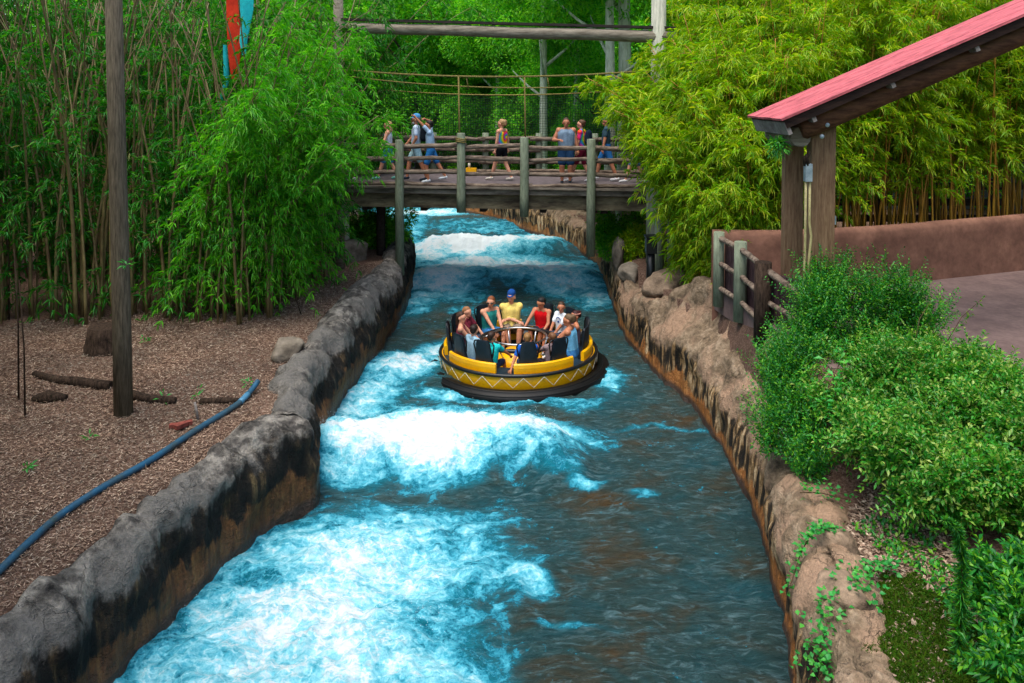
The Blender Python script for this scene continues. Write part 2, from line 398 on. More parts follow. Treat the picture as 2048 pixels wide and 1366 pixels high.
def build_ground():
    xs = np.concatenate([np.linspace(-300,-30,14), np.linspace(-29,-12.2,50), np.arange(-12,12,.12), np.linspace(12.2,29,50), np.linspace(30,300,14)])
    ys = np.concatenate([np.linspace(-40,2.5,12), np.arange(3,33,.12), np.linspace(33.3,60,50), np.linspace(62,500,24)])
    X, Y = np.meshgrid(xs, ys); Z = gheight(X, Y)
    Z = np.where(inpoly(X, Y, CH_IN), zw0(Y) - .9, Z)
    n, m = X.shape; idx = np.arange(n*m).reshape(n, m)
    f = np.stack([idx[:-1,:-1], idx[:-1,1:], idx[1:,1:], idx[1:,:-1]], -1).reshape(-1, 4)
    me = np_mesh('ground', np.stack([X,Y,Z], -1).reshape(-1,3), f, True)
    t = NT('mulch_ground'); v = t.coord('Object')
    n1 = t.noise(v, 1.1, 5, .6); n2 = t.noise(t.coord('Object', (1,2.2,1)), 26, 4, .7, .6); n3 = t.noise(v, 70, 3, .7)
    col = t.ramp(n2, [(.28, rgb('3a2a22')), (.48, rgb('665044')), (.62, rgb('867063')), (.8, rgb('9e8a7d'))])
    col = t.mix(.7, col, t.ramp(n1, [(.32, (.45,.42,.42)), (.62, (1.15,1.1,1.05))]), 'MULTIPLY')
    nrm = t.bump(t.math('ADD', n2, t.math('MULTIPLY', n3, .5)), .9, .03)
    m_ = t.done(t.pbr(col, .95, .1, nrm))
    tag(link('ground', me, m_), kind='structure')
build_ground()

# ---------------------------------------------------------------- water
FOAM = [  # px, py, rx, ry, strength (photo pixels, laid onto the water plane)
    (830,885,200,46,1.35), (950,890,170,36,1.25), (720,905,90,48,1.05), (1060,880,60,34,.9), (700,945,90,30,.7),
    (620,1260,260,130,.80), (480,1340,240,110,.80), (760,1120,230,110,.78), (850,1040,150,50,.62), (560,1120,130,80,.62),
    (800,1260,150,110,.62), (860,1380,150,90,.55), (640,1060,110,50,.5),
    (800,735,75,26,.95), (745,790,60,45,.75), (860,705,45,22,.8), (700,860,40,40,.6),
    (960,494,140,17,1.35), (1050,484,80,14,1.25), (860,505,50,16,.9), (980,536,180,22,1.0), (1060,550,130,16,1.15), (880,560,80,30,.9), (1150,572,80,18,.75), (1190,595,40,18,.7), (920,580,60,16,.5), (1000,455,160,12,.4), (1000,620,150,12,.32),
    (850,424,90,9,1.0), (845,590,35,40,.6), (830,455,25,30,.5),
    (1040,1168,66,30,.85), (1175,955,40,9,.5), (1285,980,30,9,.45), (1110,935,60,14,.5), (1215,765,36,22,.55), (880,790,70,16,.6), (1000,812,150,10,.5), (1130,800,80,10,.45),
    (1330,862,130,5,.34), (1130,1255,120,12,.3)]
FB = []
for (px,py,rx,ry,s) in FOAM:
    c = PW(px,py); sc_ = FPX / c[1]; a = PW(px,py-ry)[1]; b = PW(px,py+ry)[1]
    FB.append((c[0], c[1], rx/sc_, (a-b)/2, s))
def foam_field(x, y):
    wx = x + .35*fbm(x*.8, y*.8, 5, 3, 31) ; wy = y + .45*fbm(x*.8, y*.8, 9, 3, 37)
    f = np.zeros_like(x)
    for (cx,cy,rx,ry,s) in FB:
        d2 = ((wx-cx)/rx)**2 + ((wy-cy)/ry)**2
        f = np.maximum(f, s*np.exp(-(d2**1.4)*.7)) + .12*s*np.exp(-d2*.6)
    return f
def wave_z(x, y, f):
    z = zw0(y)
    # standing wave: crest with a steep face towards the camera
    def ridge(x0, x1, yc, h, wn, wf, skew=0.0):
        yy = y - (yc + skew*(x-(x0+x1)/2) + .22*vnoise(x*1.1, 0, yc, 77))
        prof = np.where(yy < 0, np.exp(-(yy/wn)**2), np.exp(-(yy/wf)**2))
        return h * prof * sstep(x0-.5, x0+.4, x) * (1 - sstep(x1-.4, x1+.8, x))
    a = PW(860,915); z = z + ridge(PW(600,915)[0], PW(1110,915)[0], a[1]-.05, .46, .38, 1.1)
    z = z - ridge(PW(600,975)[0], PW(1150,975)[0], PW(860,985)[1], .12, .6, .5)
    a = PW(960,502); z = z + ridge(-3, PW(1110,500)[0]+.3, a[1], .42, .4, 1.3, -.05)
    a = PW(1000,562); z = z + ridge(-3, PW(1190,560)[0], a[1], .36, .45, 1.2)
    a = PW(790,750); z = z + ridge(-3.2, PW(810,750)[0], a[1], .16, .4, .9, .2)
    a = PW(900,450); z = z + ridge(-6, .5, a[1], .2, .8, 1.4)
    chop = fbm(x*.8+3, y*1.0, 0, 3, 41)*.10 + np.abs(fbm(x*2.2, y*2.6, 1, 3, 43))*-.05
    tf = np.clip(f, 0, 1)
    z = z + chop*(.75+.5*tf) + .075*fbm(x*4, y*5, 2, 3, 47)*(.3+tf) + .06*np.abs(fbm(x*9, y*10, 4, 3, 53))*tf + .02*fbm(x*18,y*18,6,2,59)*tf*tf
    # fine ripples on the smooth side, drawn out across the current
    z = z + (1-tf)*(.026*fbm(x*3.2+1.5*vnoise(x,y,8,61), y*8, 3, 3, 67) + .010*fbm(x*9, y*20, 5, 2, 71))
    return z
def build_water():
    V = []; F = []; A = []; base = 0
    for (x0,x1,dx,y0,y1,dy) in ((-5.6,4.2,.026,5.2,20.0,.03), (-14,3.6,.06,20.0,37.5,.06)):
        xs = np.arange(x0,x1+dx/2,dx); ys = np.arange(y0,y1+1e-6,dy); X, Y = np.meshgrid(xs, ys)
        keep = inpoly(X, Y, CH_W)
        f = foam_field(X.ravel(), Y.ravel()); z = wave_z(X.ravel(), Y.ravel(), f)
        n, m = X.shape; idx = np.arange(n*m).reshape(n,m)
        q = np.stack([idx[:-1,:-1], idx[:-1,1:], idx[1:,1:], idx[1:,:-1]], -1)
        kk = keep[:-1,:-1] & keep[:-1,1:] & keep[1:,1:] & keep[1:,:-1]
        q = q[kk]
        used = np.unique(q); remap = -np.ones(n*m, int); remap[used] = np.arange(len(used))
        V.append(np.stack([X.ravel(),Y.ravel(),z],-1)[used]); A.append(f[used]); F.append(remap[q]+base); base += len(used)
    V = np.concatenate(V); F = np.concatenate(F); A = np.concatenate(A)
    me = np_mesh('river_water', V, F, True)
    at = me.attributes.new('foam', 'FLOAT', 'POINT'); at.data.foreach_set('value', A.astype(np.float32))
    t = NT('white_water'); fo = t.attr('foam').outputs['Fac']
    v = t.coord('Object'); vs = t.coord('Object', (1.0,1.35,1.0))
    nA = t.noise(vs, 1.6, 7, .62, 1.2); nB = t.noise(vs, 6.5, 6, .65, .9); nC = t.noise(v, 34, 4, .7, .3)
    vo = t.n('ShaderNodeTexVoronoi', feature='DISTANCE_TO_EDGE'); vo.inputs['Scale'].default_value = 3.4
    wv = t.n('ShaderNodeVectorMath', operation='ADD'); t.l(vs, wv.inputs[0])
    nz = t.n('ShaderNodeTexNoise'); nz.inputs['Scale'].default_value = 2.5; nz.inputs['Detail'].default_value = 5; t.l(vs, nz.inputs['Vector'])
    t.l(nz.outputs['Color'], wv.inputs[1]); t.l(wv.outputs[0], vo.inputs['Vector'])
    lace = t.rng(vo.outputs['Distance'], .0, .10, 1.0, 0.0)
    s = t.math('ADD', fo, t.math('MULTIPLY', t.math('SUBTRACT', nA, .5), 1.7))
    s = t.math('ADD', s, t.math('MULTIPLY', t.math('SUBTRACT', nB, .5), 1.0))
    s = t.math('ADD', s, t.math('MULTIPLY', t.math('SUBTRACT', nC, .5), .55))
    s = t.math('ADD', s, t.math('MULTIPLY', lace, t.math('MULTIPLY', fo, .22)))
    deep = t.ramp(t.noise(vs, .8, 4, .6, .5), [(.35, (.016,.075,.090)), (.52, (.028,.062,.060)), (.70, (.070,.046,.020))])
    sky_streak = t.noise(t.coord('Object', (1.0,3.4,1.0)), 2.6, 7, .7, 1.6)
    deep = t.mix(t.math('MULTIPLY', t.rng(sky_streak, .50, .66), .75), deep, (.10,.19,.21))  # pale ripple streaks stand in for sky reflection, painted into the colour
    deep = t.mix(t.math('MULTIPLY', t.rng(sky_streak, .66, .74), .6), deep, (.42,.55,.58))
    body = t.mix(t.rng(t.math('ADD', fo, t.math('MULTIPLY', t.math('SUBTRACT', nA, .5), .5)), .06, .5), deep, (.008,.19,.26))
    foamc = t.ramp(t.math('MULTIPLY', s, .84), [(.30, (.012,.20,.30)), (.50, (.05,.36,.48)), (.72, (.22,.58,.68)), (.88, (.44,.66,.72)), (1.0, (.66,.74,.77))])
    fm = t.rng(s, .29, .42)
    col = t.mix(fm, body, foamc)
    rough = t.rng(s, .3, .6, .06, .65)
    b1 = t.bump(t.math('MULTIPLY', t.noise(t.coord('Object', (1,2.6,1)), 5, 7, .7, 1.8), t.rng(s, .2, .6, 1.0, .35)), 1.0, .11)
    b2 = t.bump(t.math('ADD', nB, t.math('MULTIPLY', nC, .9)), .32, .03, b1)
    p = t.pbr(col, rough, .5, b2); p.inputs['IOR'].default_value = 1.33
    m_ = t.done(p)
    tag(link('river_water', me, m_), kind='structure')
build_water()
def build_spray():
    g = np.random.default_rng(5); B = []; S_ = []
    for (px0,px1,py,n,hh) in ((640,1110,890,1500,.16),(720,860,742,300,.12),(300,900,1230,300,.06)):
        px = g.uniform(px0,px1,n); 
        for k in range(n):
            p = PW(px[k], py+g.normal(0,18 if py > 700 else 5)); B.append((p[0],p[1]))
        S_.append(np.abs(g.normal(0,hh*.5,n)))
    B = np.array(B); S_ = np.concatenate(S_); f = foam_field(B[:,0],B[:,1]); ok = f > .35
    B = B[ok]; S_ = S_[ok]; z = wave_z(B[:,0],B[:,1],f[ok])+S_
    n = len(B); r_ = g.uniform(.002,.0055,n)
    o = np.array([(1,0,0),(-1,0,0),(0,1,0),(0,-1,0),(0,0,1.2),(0,0,-1.2)])
    V = (np.column_stack([B,z])[:,None]+o[None]*r_[:,None,None]).reshape(-1,3)
    t8 = np.array([(0,2,4),(2,1,4),(1,3,4),(3,0,4),(2,0,5),(1,2,5),(3,1,5),(0,3,5)])
    F = (np.arange(n)[:,None,None]*6+t8[None]).reshape(-1,3)
    m_ = pmat('spray_drops', (.8,.88,.92), (.7,.82,.88), 5, .3, .5, 0)
    tag(link('water_spray', np_mesh('water_spray', V, F), m_), kind='stuff')
build_spray()

# ---------------------------------------------------------------- artificial rock channel walls
def rock_mat(name, light, mid, dark, lite_patch, band=.42, stops=None, rustc=None):
    t = NT(name); h = t.attr('hw').outputs['Fac']          # height above the water
    v = t.coord('Object'); st = t.coord('Object', (5,5,.55))
    ns = t.noise(st, 1.0, 5, .65); nl = t.noise(v, 1.3, 5, .6); nf = t.noise(v, 22, 5, .7); nm = t.noise(v, 5, 5, .65)
    col = t.ramp(nm, [(.3, dark), (.48, mid), (.66, light)])
    col = t.mix(t.rng(nl, .45, .62), col, lite_patch)
    hh = t.math('ADD', h, t.math('MULTIPLY', t.math('SUBTRACT', ns, .5), .6))
    hh = t.math('ADD', hh, t.math('MULTIPLY', t.math('SUBTRACT', nl, .5), 1.0))
    # dark algae curtain below the lip, pale drips in it, rust-brown splash line at the foot
    stain = t.ramp(t.noise(st, 1.7, 4, .6), stops)
    col = t.mix(t.rng(hh, band+.48, band+.30), col, stain)
    rust = t.ramp(t.noise(st, 2.3, 4, .6), rustc)
    col = t.mix(t.rng(hh, band-.04, band-.14), col, rust)
    col = t.mix(t.rng(h, .16, .04), col, rgb('4a3a30'))
    col = t.mix(.6, col, t.ramp(nf, [(.3, (.55,.55,.55)), (.7, (1.3,1.3,1.3))]), 'MULTIPLY')
    vo = t.n('ShaderNodeTexVoronoi', feature='DISTANCE_TO_EDGE'); vo.inputs['Scale'].default_value = 1.3
    ad = t.n('ShaderNodeVectorMath', operation='ADD'); nz = t.n('ShaderNodeTexNoise'); nz.inputs['Scale'].default_value = 3.0; nz.inputs['Detail'].default_value = 6
    t.l(v, nz.inputs['Vector']); t.l(v, ad.inputs[0]); t.l(nz.outputs['Color'], ad.inputs[1]); t.l(ad.outputs[0], vo.inputs['Vector'])
    crack = t.rng(vo.outputs['Distance'], .0, .022)
    crack = t.math('MAXIMUM', crack, t.rng(t.noise(v, 2.2, 3), .42, .55))
    nrm = t.bump(t.math('ADD', t.math('ADD', t.math('MULTIPLY', nf, .6), nm), t.math('MULTIPLY', crack, .35)), 1.0, .08)
    return t.done(t.pbr(col, t.rng(h, .1, .5, .35, .9), .3, nrm))
M['rockL'] = rock_mat('grey_channel_rock', rgb('9c968c'), rgb('57534e'), rgb('181615'), rgb('6e6b66'), band=.56, stops=[(.38, rgb('0f0d0a')), (.52, rgb('1c1812')), (.62, rgb('352a1b')), (.74, rgb('6e5a3c'))], rustc=[(.3, rgb('432a1a')), (.55, rgb('6e4828')), (.75, rgb('8a6238'))])
M['rockR'] = rock_mat('tan_channel_rock', rgb('aa957c'), rgb('7f6c56'), rgb('40362a'), rgb('a5876e'), band=.36, stops=[(.36, rgb('15120d')), (.47, rgb('33291a')), (.54, rgb('8a6c46')), (.66, rgb('cbb08a'))], rustc=[(.3, rgb('6a4224')), (.55, rgb('a56a34')), (.75, rgb('bd8a50'))])

def channel_wall(name, Pp, side, prof_fn, mat, label, seed):
    t = np.gradient(Pp, axis=0); t /= np.linalg.norm(t, axis=1)[:,None]
    nrm = np.stack([-t[:,1], t[:,0]], 1) * side            # away from the water
    s = np.concatenate([[0], np.cumsum(np.linalg.norm(np.diff(Pp, axis=0), axis=1))])
    NP = 46; V = np.zeros((len(Pp), NP, 3)); HW = np.zeros((len(Pp), NP))
    lob = fbm(s*.55, 0, seed, 3, seed)                     # big rounded lobes along the wall
    for i in range(len(Pp)):
        pr = np.array(prof_fn(Pp[i][0], Pp[i][1], lob[i])); q = np.concatenate([[0], np.cumsum(np.linalg.norm(np.diff(pr, axis=0), axis=1))])
        u = np.linspace(0, q[-1], NP); o = np.interp(u, q, pr[:,0]); z = np.interp(u, q, pr[:,1])
        V[i,:,0] = Pp[i][0] + nrm[i,0]*o; V[i,:,1] = Pp[i][1] + nrm[i,1]*o
        V[i,:,2] = zw0(Pp[i][1]) + z; HW[i] = z
    # smooth along the path so that the lofted normals do not crease
    X, Y, Z = V[...,0], V[...,1], V[...,2]
    d = .19*fbm(X*.9, Y*.9, Z*.9, 3, seed) + .16*(.6-2*np.abs(fbm(X*1.9, Y*1.9, Z*1.0, 4, seed+5))) + .07*(.5-np.abs(fbm(X*5, Y*5, Z*4, 4, seed+9))) + .02*fbm(X*15,Y*15,Z*12,2,seed+13)
    up = sstep(.1, .8, HW)
    d = d*(.35+.65*up)
    dz = np.gradient(Z, axis=1); do = np.gradient(np.sqrt((X-Pp[:,None,0])**2+(Y-Pp[:,None,1])**2)*np.sign((X-Pp[:,None,0])*nrm[:,None,0]+(Y-Pp[:,None,1])*nrm[:,None,1]), axis=1)
    L = np.sqrt(dz**2+do**2)+1e-6
    V[...,0] += -nrm[:,None,0]*dz/L*d; V[...,1] += -nrm[:,None,1]*dz/L*d; V[...,2] += do/L*d*.8
    n, m = X.shape; idx = np.arange(n*m).reshape(n,m)
    q = np.stack([idx[:-1,:-1], idx[1:,:-1], idx[1:,1:], idx[:-1,1:]], -1).reshape(-1,4)
    if side > 0: q = q[:,::-1]
    me = np_mesh(name, V.reshape(-1,3), q, True)
    at = me.attributes.new('hw','FLOAT','POINT'); at.data.foreach_set('value', HW.ravel().astype(np.float32))
    o = link(name, me, mat); tag(o, label, 'rock wall')
    return o
def profL(x, y, k):
    h = (1.2 if y < 22 else .95) + .14*k; w = .34 + .22*k
    return [(-.05,-.7),(0,0),(.02,.35),(.05,.75),(.12,h-.14),(.25,h),(.25+w*.5,h+.06),(.2+w,h-.05),(.35+w,h-.35),(.4+w,h-.9)]
def profR(x, y, k):
    h = (1.17 if y < 21 else .95) + .12*k; w = .08 + .12*k + .3*float(sstep(8.5,11,y))
    rise = float(sstep(9.4, 11.2, y) * (1 - sstep(14.6, 16.0, y)))
    hb = h + .80*rise
    if y > 21: hb = h
    return [(-.05,-.7),(0,0),(.03,.3),(.08,.7),(.15,h-.12-.15*rise),(.26,h-.05*rise),(.30+.25*rise,h+.25*rise),(.34+.42*rise,hb-.06),(.36+w,hb+.0),(.5+w+.5*rise,hb-.05),(.7+w+.5*rise,h-.4),(.75+w+.5*rise,h-.9)]
channel_wall('channel_wall', LP, 1, profL, M['rockL'], 'grey lichened rock channel wall edging the mulched bank with the blue hose', 3)
channel_wall('channel_wall', RP, -1, profR, M['rockR'], 'tan rock channel wall with rusty waterline below the shrubs and log fence', 8)

# ---------------------------------------------------------------- boulders of the bank
def boulder(c, r, seed, mat, label, group=None):
    n = 44; mb = MB(); mb.ball((0,0,0), 1.0, n); v = np.array(mb.v)
    g = np.random.default_rng(seed)
    for k in range(16):                                     # flat broken faces
        nn = g.normal(0,1,3); nn /= np.linalg.norm(nn); dd = g.uniform(.62,.92); q = v @ nn
        v = v - np.where(q > dd, (q-dd)*.9, 0)[:,None]*nn
    d = 1 + .16*fbm(v[:,0]*1.6+seed, v[:,1]*1.6, v[:,2]*1.6, 4, seed) + .07*fbm(v[:,0]*6, v[:,1]*6, v[:,2]*6, 3, seed)
    v = v*d[:,None]*np.array(r)*1.1
    me = np_mesh('boulder', v, np.array(mb.f), True)
    o = link('boulder', me, mat); o.location = tuple(c); tag(o, label, 'rock', group); return o
M['rockB'] = pmat('boulder_tan', rgb('9a846e'), rgb('4f4236'), 2.6, .92, .2, 1.0, .07)
def at(px, py, y, dz=0): p = PD(px,py,y); return (p[0],p[1],p[2]+dz)
boulder(at(1335,572,16.4), (.55,.5,.35), 2, M['rockB'], 'flat-topped tan boulder between the black path lamp and the log fence')
if 0: boulder(at(1310,610,15.6,-.25), (.45,.7,.42), 4, M['rockB'], 'tan boulder merging with the channel wall below the flat-topped boulder')
boulder(at(1238,505,19.0), (.16,.3,.45), 6, M['rockgrey'], 'narrow upright grey rock beside the bridge support post')
boulder(at(1262,545,18.0,-.1), (.28,.5,.3), 9, M['rockgrey'], 'long grey rock lying below the narrow upright rock')
if 0: boulder(at(1402,580,14.0,-.35), (.42,.55,.85), 12, M['rockB'], 'tall tan rock buttress carrying the end of the terracotta wall')
if 0: boulder(at(1440,690,12.6,-.3), (.5,.9,.55), 14, M['rockB'], 'cracked pinkish rock mound below the green fence posts')
boulder(at(1665,1075,7.9,-.12), (.28,.42,.26), 15, M['rockB'], 'rounded tan boulder with a vine beside the leaf litter')
boulder(at(1690,1185,7.1,-.12), (.30,.36,.24), 17, M['rockB'], 'rounded tan boulder at the edge of the moss')
boulder(at(575,695,13.2,-.05), (.32,.4,.2), 19, M['rockgrey'], 'low grey rock lying against the mulch behind the channel wall')
boulder(at(700,500,19.8,-.1), (.55,.5,.35), 23, M['rockgrey'], 'dark grey rock in the shade under the bridge')

# ---------------------------------------------------------------- patio paving
def build_patio():
    poly = [(4.25,9.9),(4.15,11.0),(3.95,13.2)] + [(float(a),float(b)-.1) for a,b in TWALL] + [(17,9.9)]
    mb = MB(); mb.add([(x,y,PATIO_Z) for x,y in poly] + [(x,y,PATIO_Z-.4) for x,y in poly], [tuple(range(len(poly)))][::-1])
    n = len(poly)
    for i in range(n): mb.f.append((i, n+i, n+(i+1)%n, (i+1)%n)); mb.sm.append(False); mb.mi.append(0)
    m_ = pmat('patio_paving', rgb('77635f'), rgb('5c4b49'), 2.2, .85, .25, .4, .006, lo=.3, hi=.7)
    tag(mb.build('patio_pavement', m_), kind='structure')
build_patio()
def build_twall():
    P2 = resample(TWALL, .12); t = np.gradient(P2, axis=0); t /= np.linalg.norm(t, axis=1)[:,None]; nn = np.stack([t[:,1], -t[:,0]],1)
    V = []; K = 11
    top = np.interp(P2[:,0], [3.6,5,10.5,17], [PATIO_Z+1.08, PATIO_Z+1.11, PATIO_Z+1.14, PATIO_Z+1.16])
    for i,p in enumerate(P2):
        h = top[i] 
        for (o,z) in ((.17,1.2),(.15,2.02),(.13,h-.25),(.125,h-.10),(.09,h-.03),(.03,h),(-.05,h),(-.11,h-.03),(-.14,h-.1),(-.15,2.0),(-.16,1.0)):
            V.append((p[0]+nn[i,0]*o, p[1]+nn[i,1]*o, z))
    V = np.array(V); V += .012*np.stack([fbm(V[:,0]*2,V[:,1]*2,V[:,2]*2,3,a) for a in (1,2,3)],1)
    n = len(P2); idx = np.arange(n*K).reshape(n,K)
    q = np.stack([idx[:-1,:-1], idx[:-1,1:], idx[1:,1:], idx[1:,:-1]],-1).reshape(-1,4)
    me = np_mesh('garden_wall', V, q, True)
    tag(link('garden_wall', me, M['stucco']), 'low curved terracotta stucco wall behind the patio', 'wall')
build_twall()
# ================================================================ people
def smat(name, c, rough=.8, spec=.2, var=.75, scale=14):
    if name in MATS: return MATS[name]
    return pmat(name, c, tuple(k*var for k in c[:3]), scale, rough, spec, .15, .004)
SKIN = {'fair': smat('skin_fair', rgb('d79a7c'), .55, .3, .85), 'tan': smat('skin_tan', rgb('bd7c5c'), .55, .3, .85), 'dark': smat('skin_brown', rgb('6d432f'), .55, .3, .85)}
EYE = smat('eye_dark', rgb('1c1512'), .3, .5); LIP = smat('lip', rgb('a04a40'), .5, .3); SOLE = smat('shoe_sole', rgb('d8dcd8'), .7)
def hairmat(hexc): return pmat('hair_' + hexc, rgb(hexc), tuple(k*.5 for k in rgb(hexc)[:3]), 30, .6, .35, .5, .006, (1,1,.25)) if 'hair_' + hexc not in MATS else MATS['hair_' + hexc]
def cloth(hexc): return pmat('cloth_' + hexc, rgb(hexc), tuple(k*.72 for k in rgb(hexc)[:3]), 7, .9, .1, .35, .012) if 'cloth_' + hexc not in MATS else MATS['cloth_' + hexc]
def tiedye():
    if 'tie_dye' in MATS: return MATS['tie_dye']
    t = NT('tie_dye'); tc = t.n('ShaderNodeTexCoord'); sp = t.n('ShaderNodeSeparateXYZ'); t.l(tc.outputs['Object'], sp.inputs[0])
    dx = t.math('SUBTRACT', sp.outputs[0], .06); dz = t.math('SUBTRACT', sp.outputs[2], 1.16)
    a = t.math('DIVIDE', t.math('ARCTAN2', dz, dx), 6.283); r_ = t.math('SQRT', t.math('ADD', t.math('MULTIPLY', dx, dx), t.math('MULTIPLY', dz, dz)))
    f = t.math('FRACT', t.math('ADD', a, t.math('MULTIPLY', r_, 4.5)))
    col = t.ramp(f, [(0, rgb('e8362f')), (.2, rgb('f59a1e')), (.38, rgb('f2d020')), (.52, rgb('4fae4a')), (.68, rgb('1f78d0')), (.84, rgb('d62a92')), (1, rgb('e8362f'))])
    return t.done(t.pbr(col, .9, .1))

def capsule(v, f, a, b, ra, rb, n=10):
    a = np.array(a, float); b = np.array(b, float); d = b - a; L = np.linalg.norm(d)
    if L < 1e-6: d = np.array((0,0,1.)); L = 1e-6
    d = d / max(L, 1e-6)
    if np.linalg.norm(d) < .5: d = np.array((0,0,1.))
    h = np.array((0,0,1.)) if abs(d[2]) < .9 else np.array((1.,0,0))
    x = np.cross(d, h); x /= np.linalg.norm(x); y = np.cross(d, x)
    rows = []
    for th in (-80,-50,-22): rows.append((a + d*ra*math.sin(R(th)), ra*math.cos(R(th))))
    rows.append((a, ra)); rows.append((b, rb))
    for th in (22,50,80): rows.append((b + d*rb*math.sin(R(th)), rb*math.cos(R(th))))
    b0 = len(v)
    for c, r_ in rows:
        for k in range(n):
            an = 2*math.pi*k/n; v.append(c + (x*math.cos(an) + y*math.sin(an))*r_)
    m = len(rows)
    for i in range(m-1):
        for k in range(n): f.append((b0+i*n+k, b0+i*n+(k+1)%n, b0+(i+1)*n+(k+1)%n, b0+(i+1)*n+k))
    f.append(tuple(b0+k for k in reversed(range(n)))); f.append(tuple(b0+(m-1)*n+k for k in range(n)))
def remeshed(caps, vox, smooth=3):
    v = []; f = []
    for c in caps: capsule(v, f, c[0], c[1], c[2], c[3])
    me = bpy.data.meshes.new('tmp'); me.from_pydata([tuple(map(float,p)) for p in v], [], f); me.update()
    o = bpy.data.objects.new('tmp', me); COL.objects.link(o)
    md = o.modifiers.new('r','REMESH'); md.mode = 'VOXEL'; md.voxel_size = vox; md.use_smooth_shade = True
    ms = o.modifiers.new('s','SMOOTH'); ms.factor = .5; ms.iterations = smooth
    dg = bpy.context.evaluated_depsgraph_get(); ev = o.evaluated_get(dg)
    out = bpy.data.meshes.new_from_object(ev)
    bpy.data.objects.remove(o); bpy.data.meshes.remove(me)
    return out
def seg_dist(P, a, b, ra, rb):
    a = np.array(a, float); b = np.array(b, float); d = b - a; L2 = max(d @ d, 1e-9)
    t = np.clip(((P - a) @ d) / L2, 0, 1)
    return np.linalg.norm(P - (a + t[:,None]*d), axis=1) - (ra + (rb-ra)*t)
def ik(a, b, l1, l2, pole):
    a = np.array(a, float); b = np.array(b, float); d = b - a; L = np.linalg.norm(d)
    if L > (l1+l2)*.999: b = a + d/L*(l1+l2)*.999; d = b - a; L = np.linalg.norm(d)
    if L < abs(l1-l2)+.02: L = abs(l1-l2)+.02
    u = d/np.linalg.norm(d); p = np.array(pole, float) - u*np.dot(pole, u); p /= np.linalg.norm(p)+1e-9
    x = (l1*l1 - l2*l2 + L*L)/(2*L); h = math.sqrt(max(l1*l1 - x*x, 0))
    return a + u*x + p*h, b

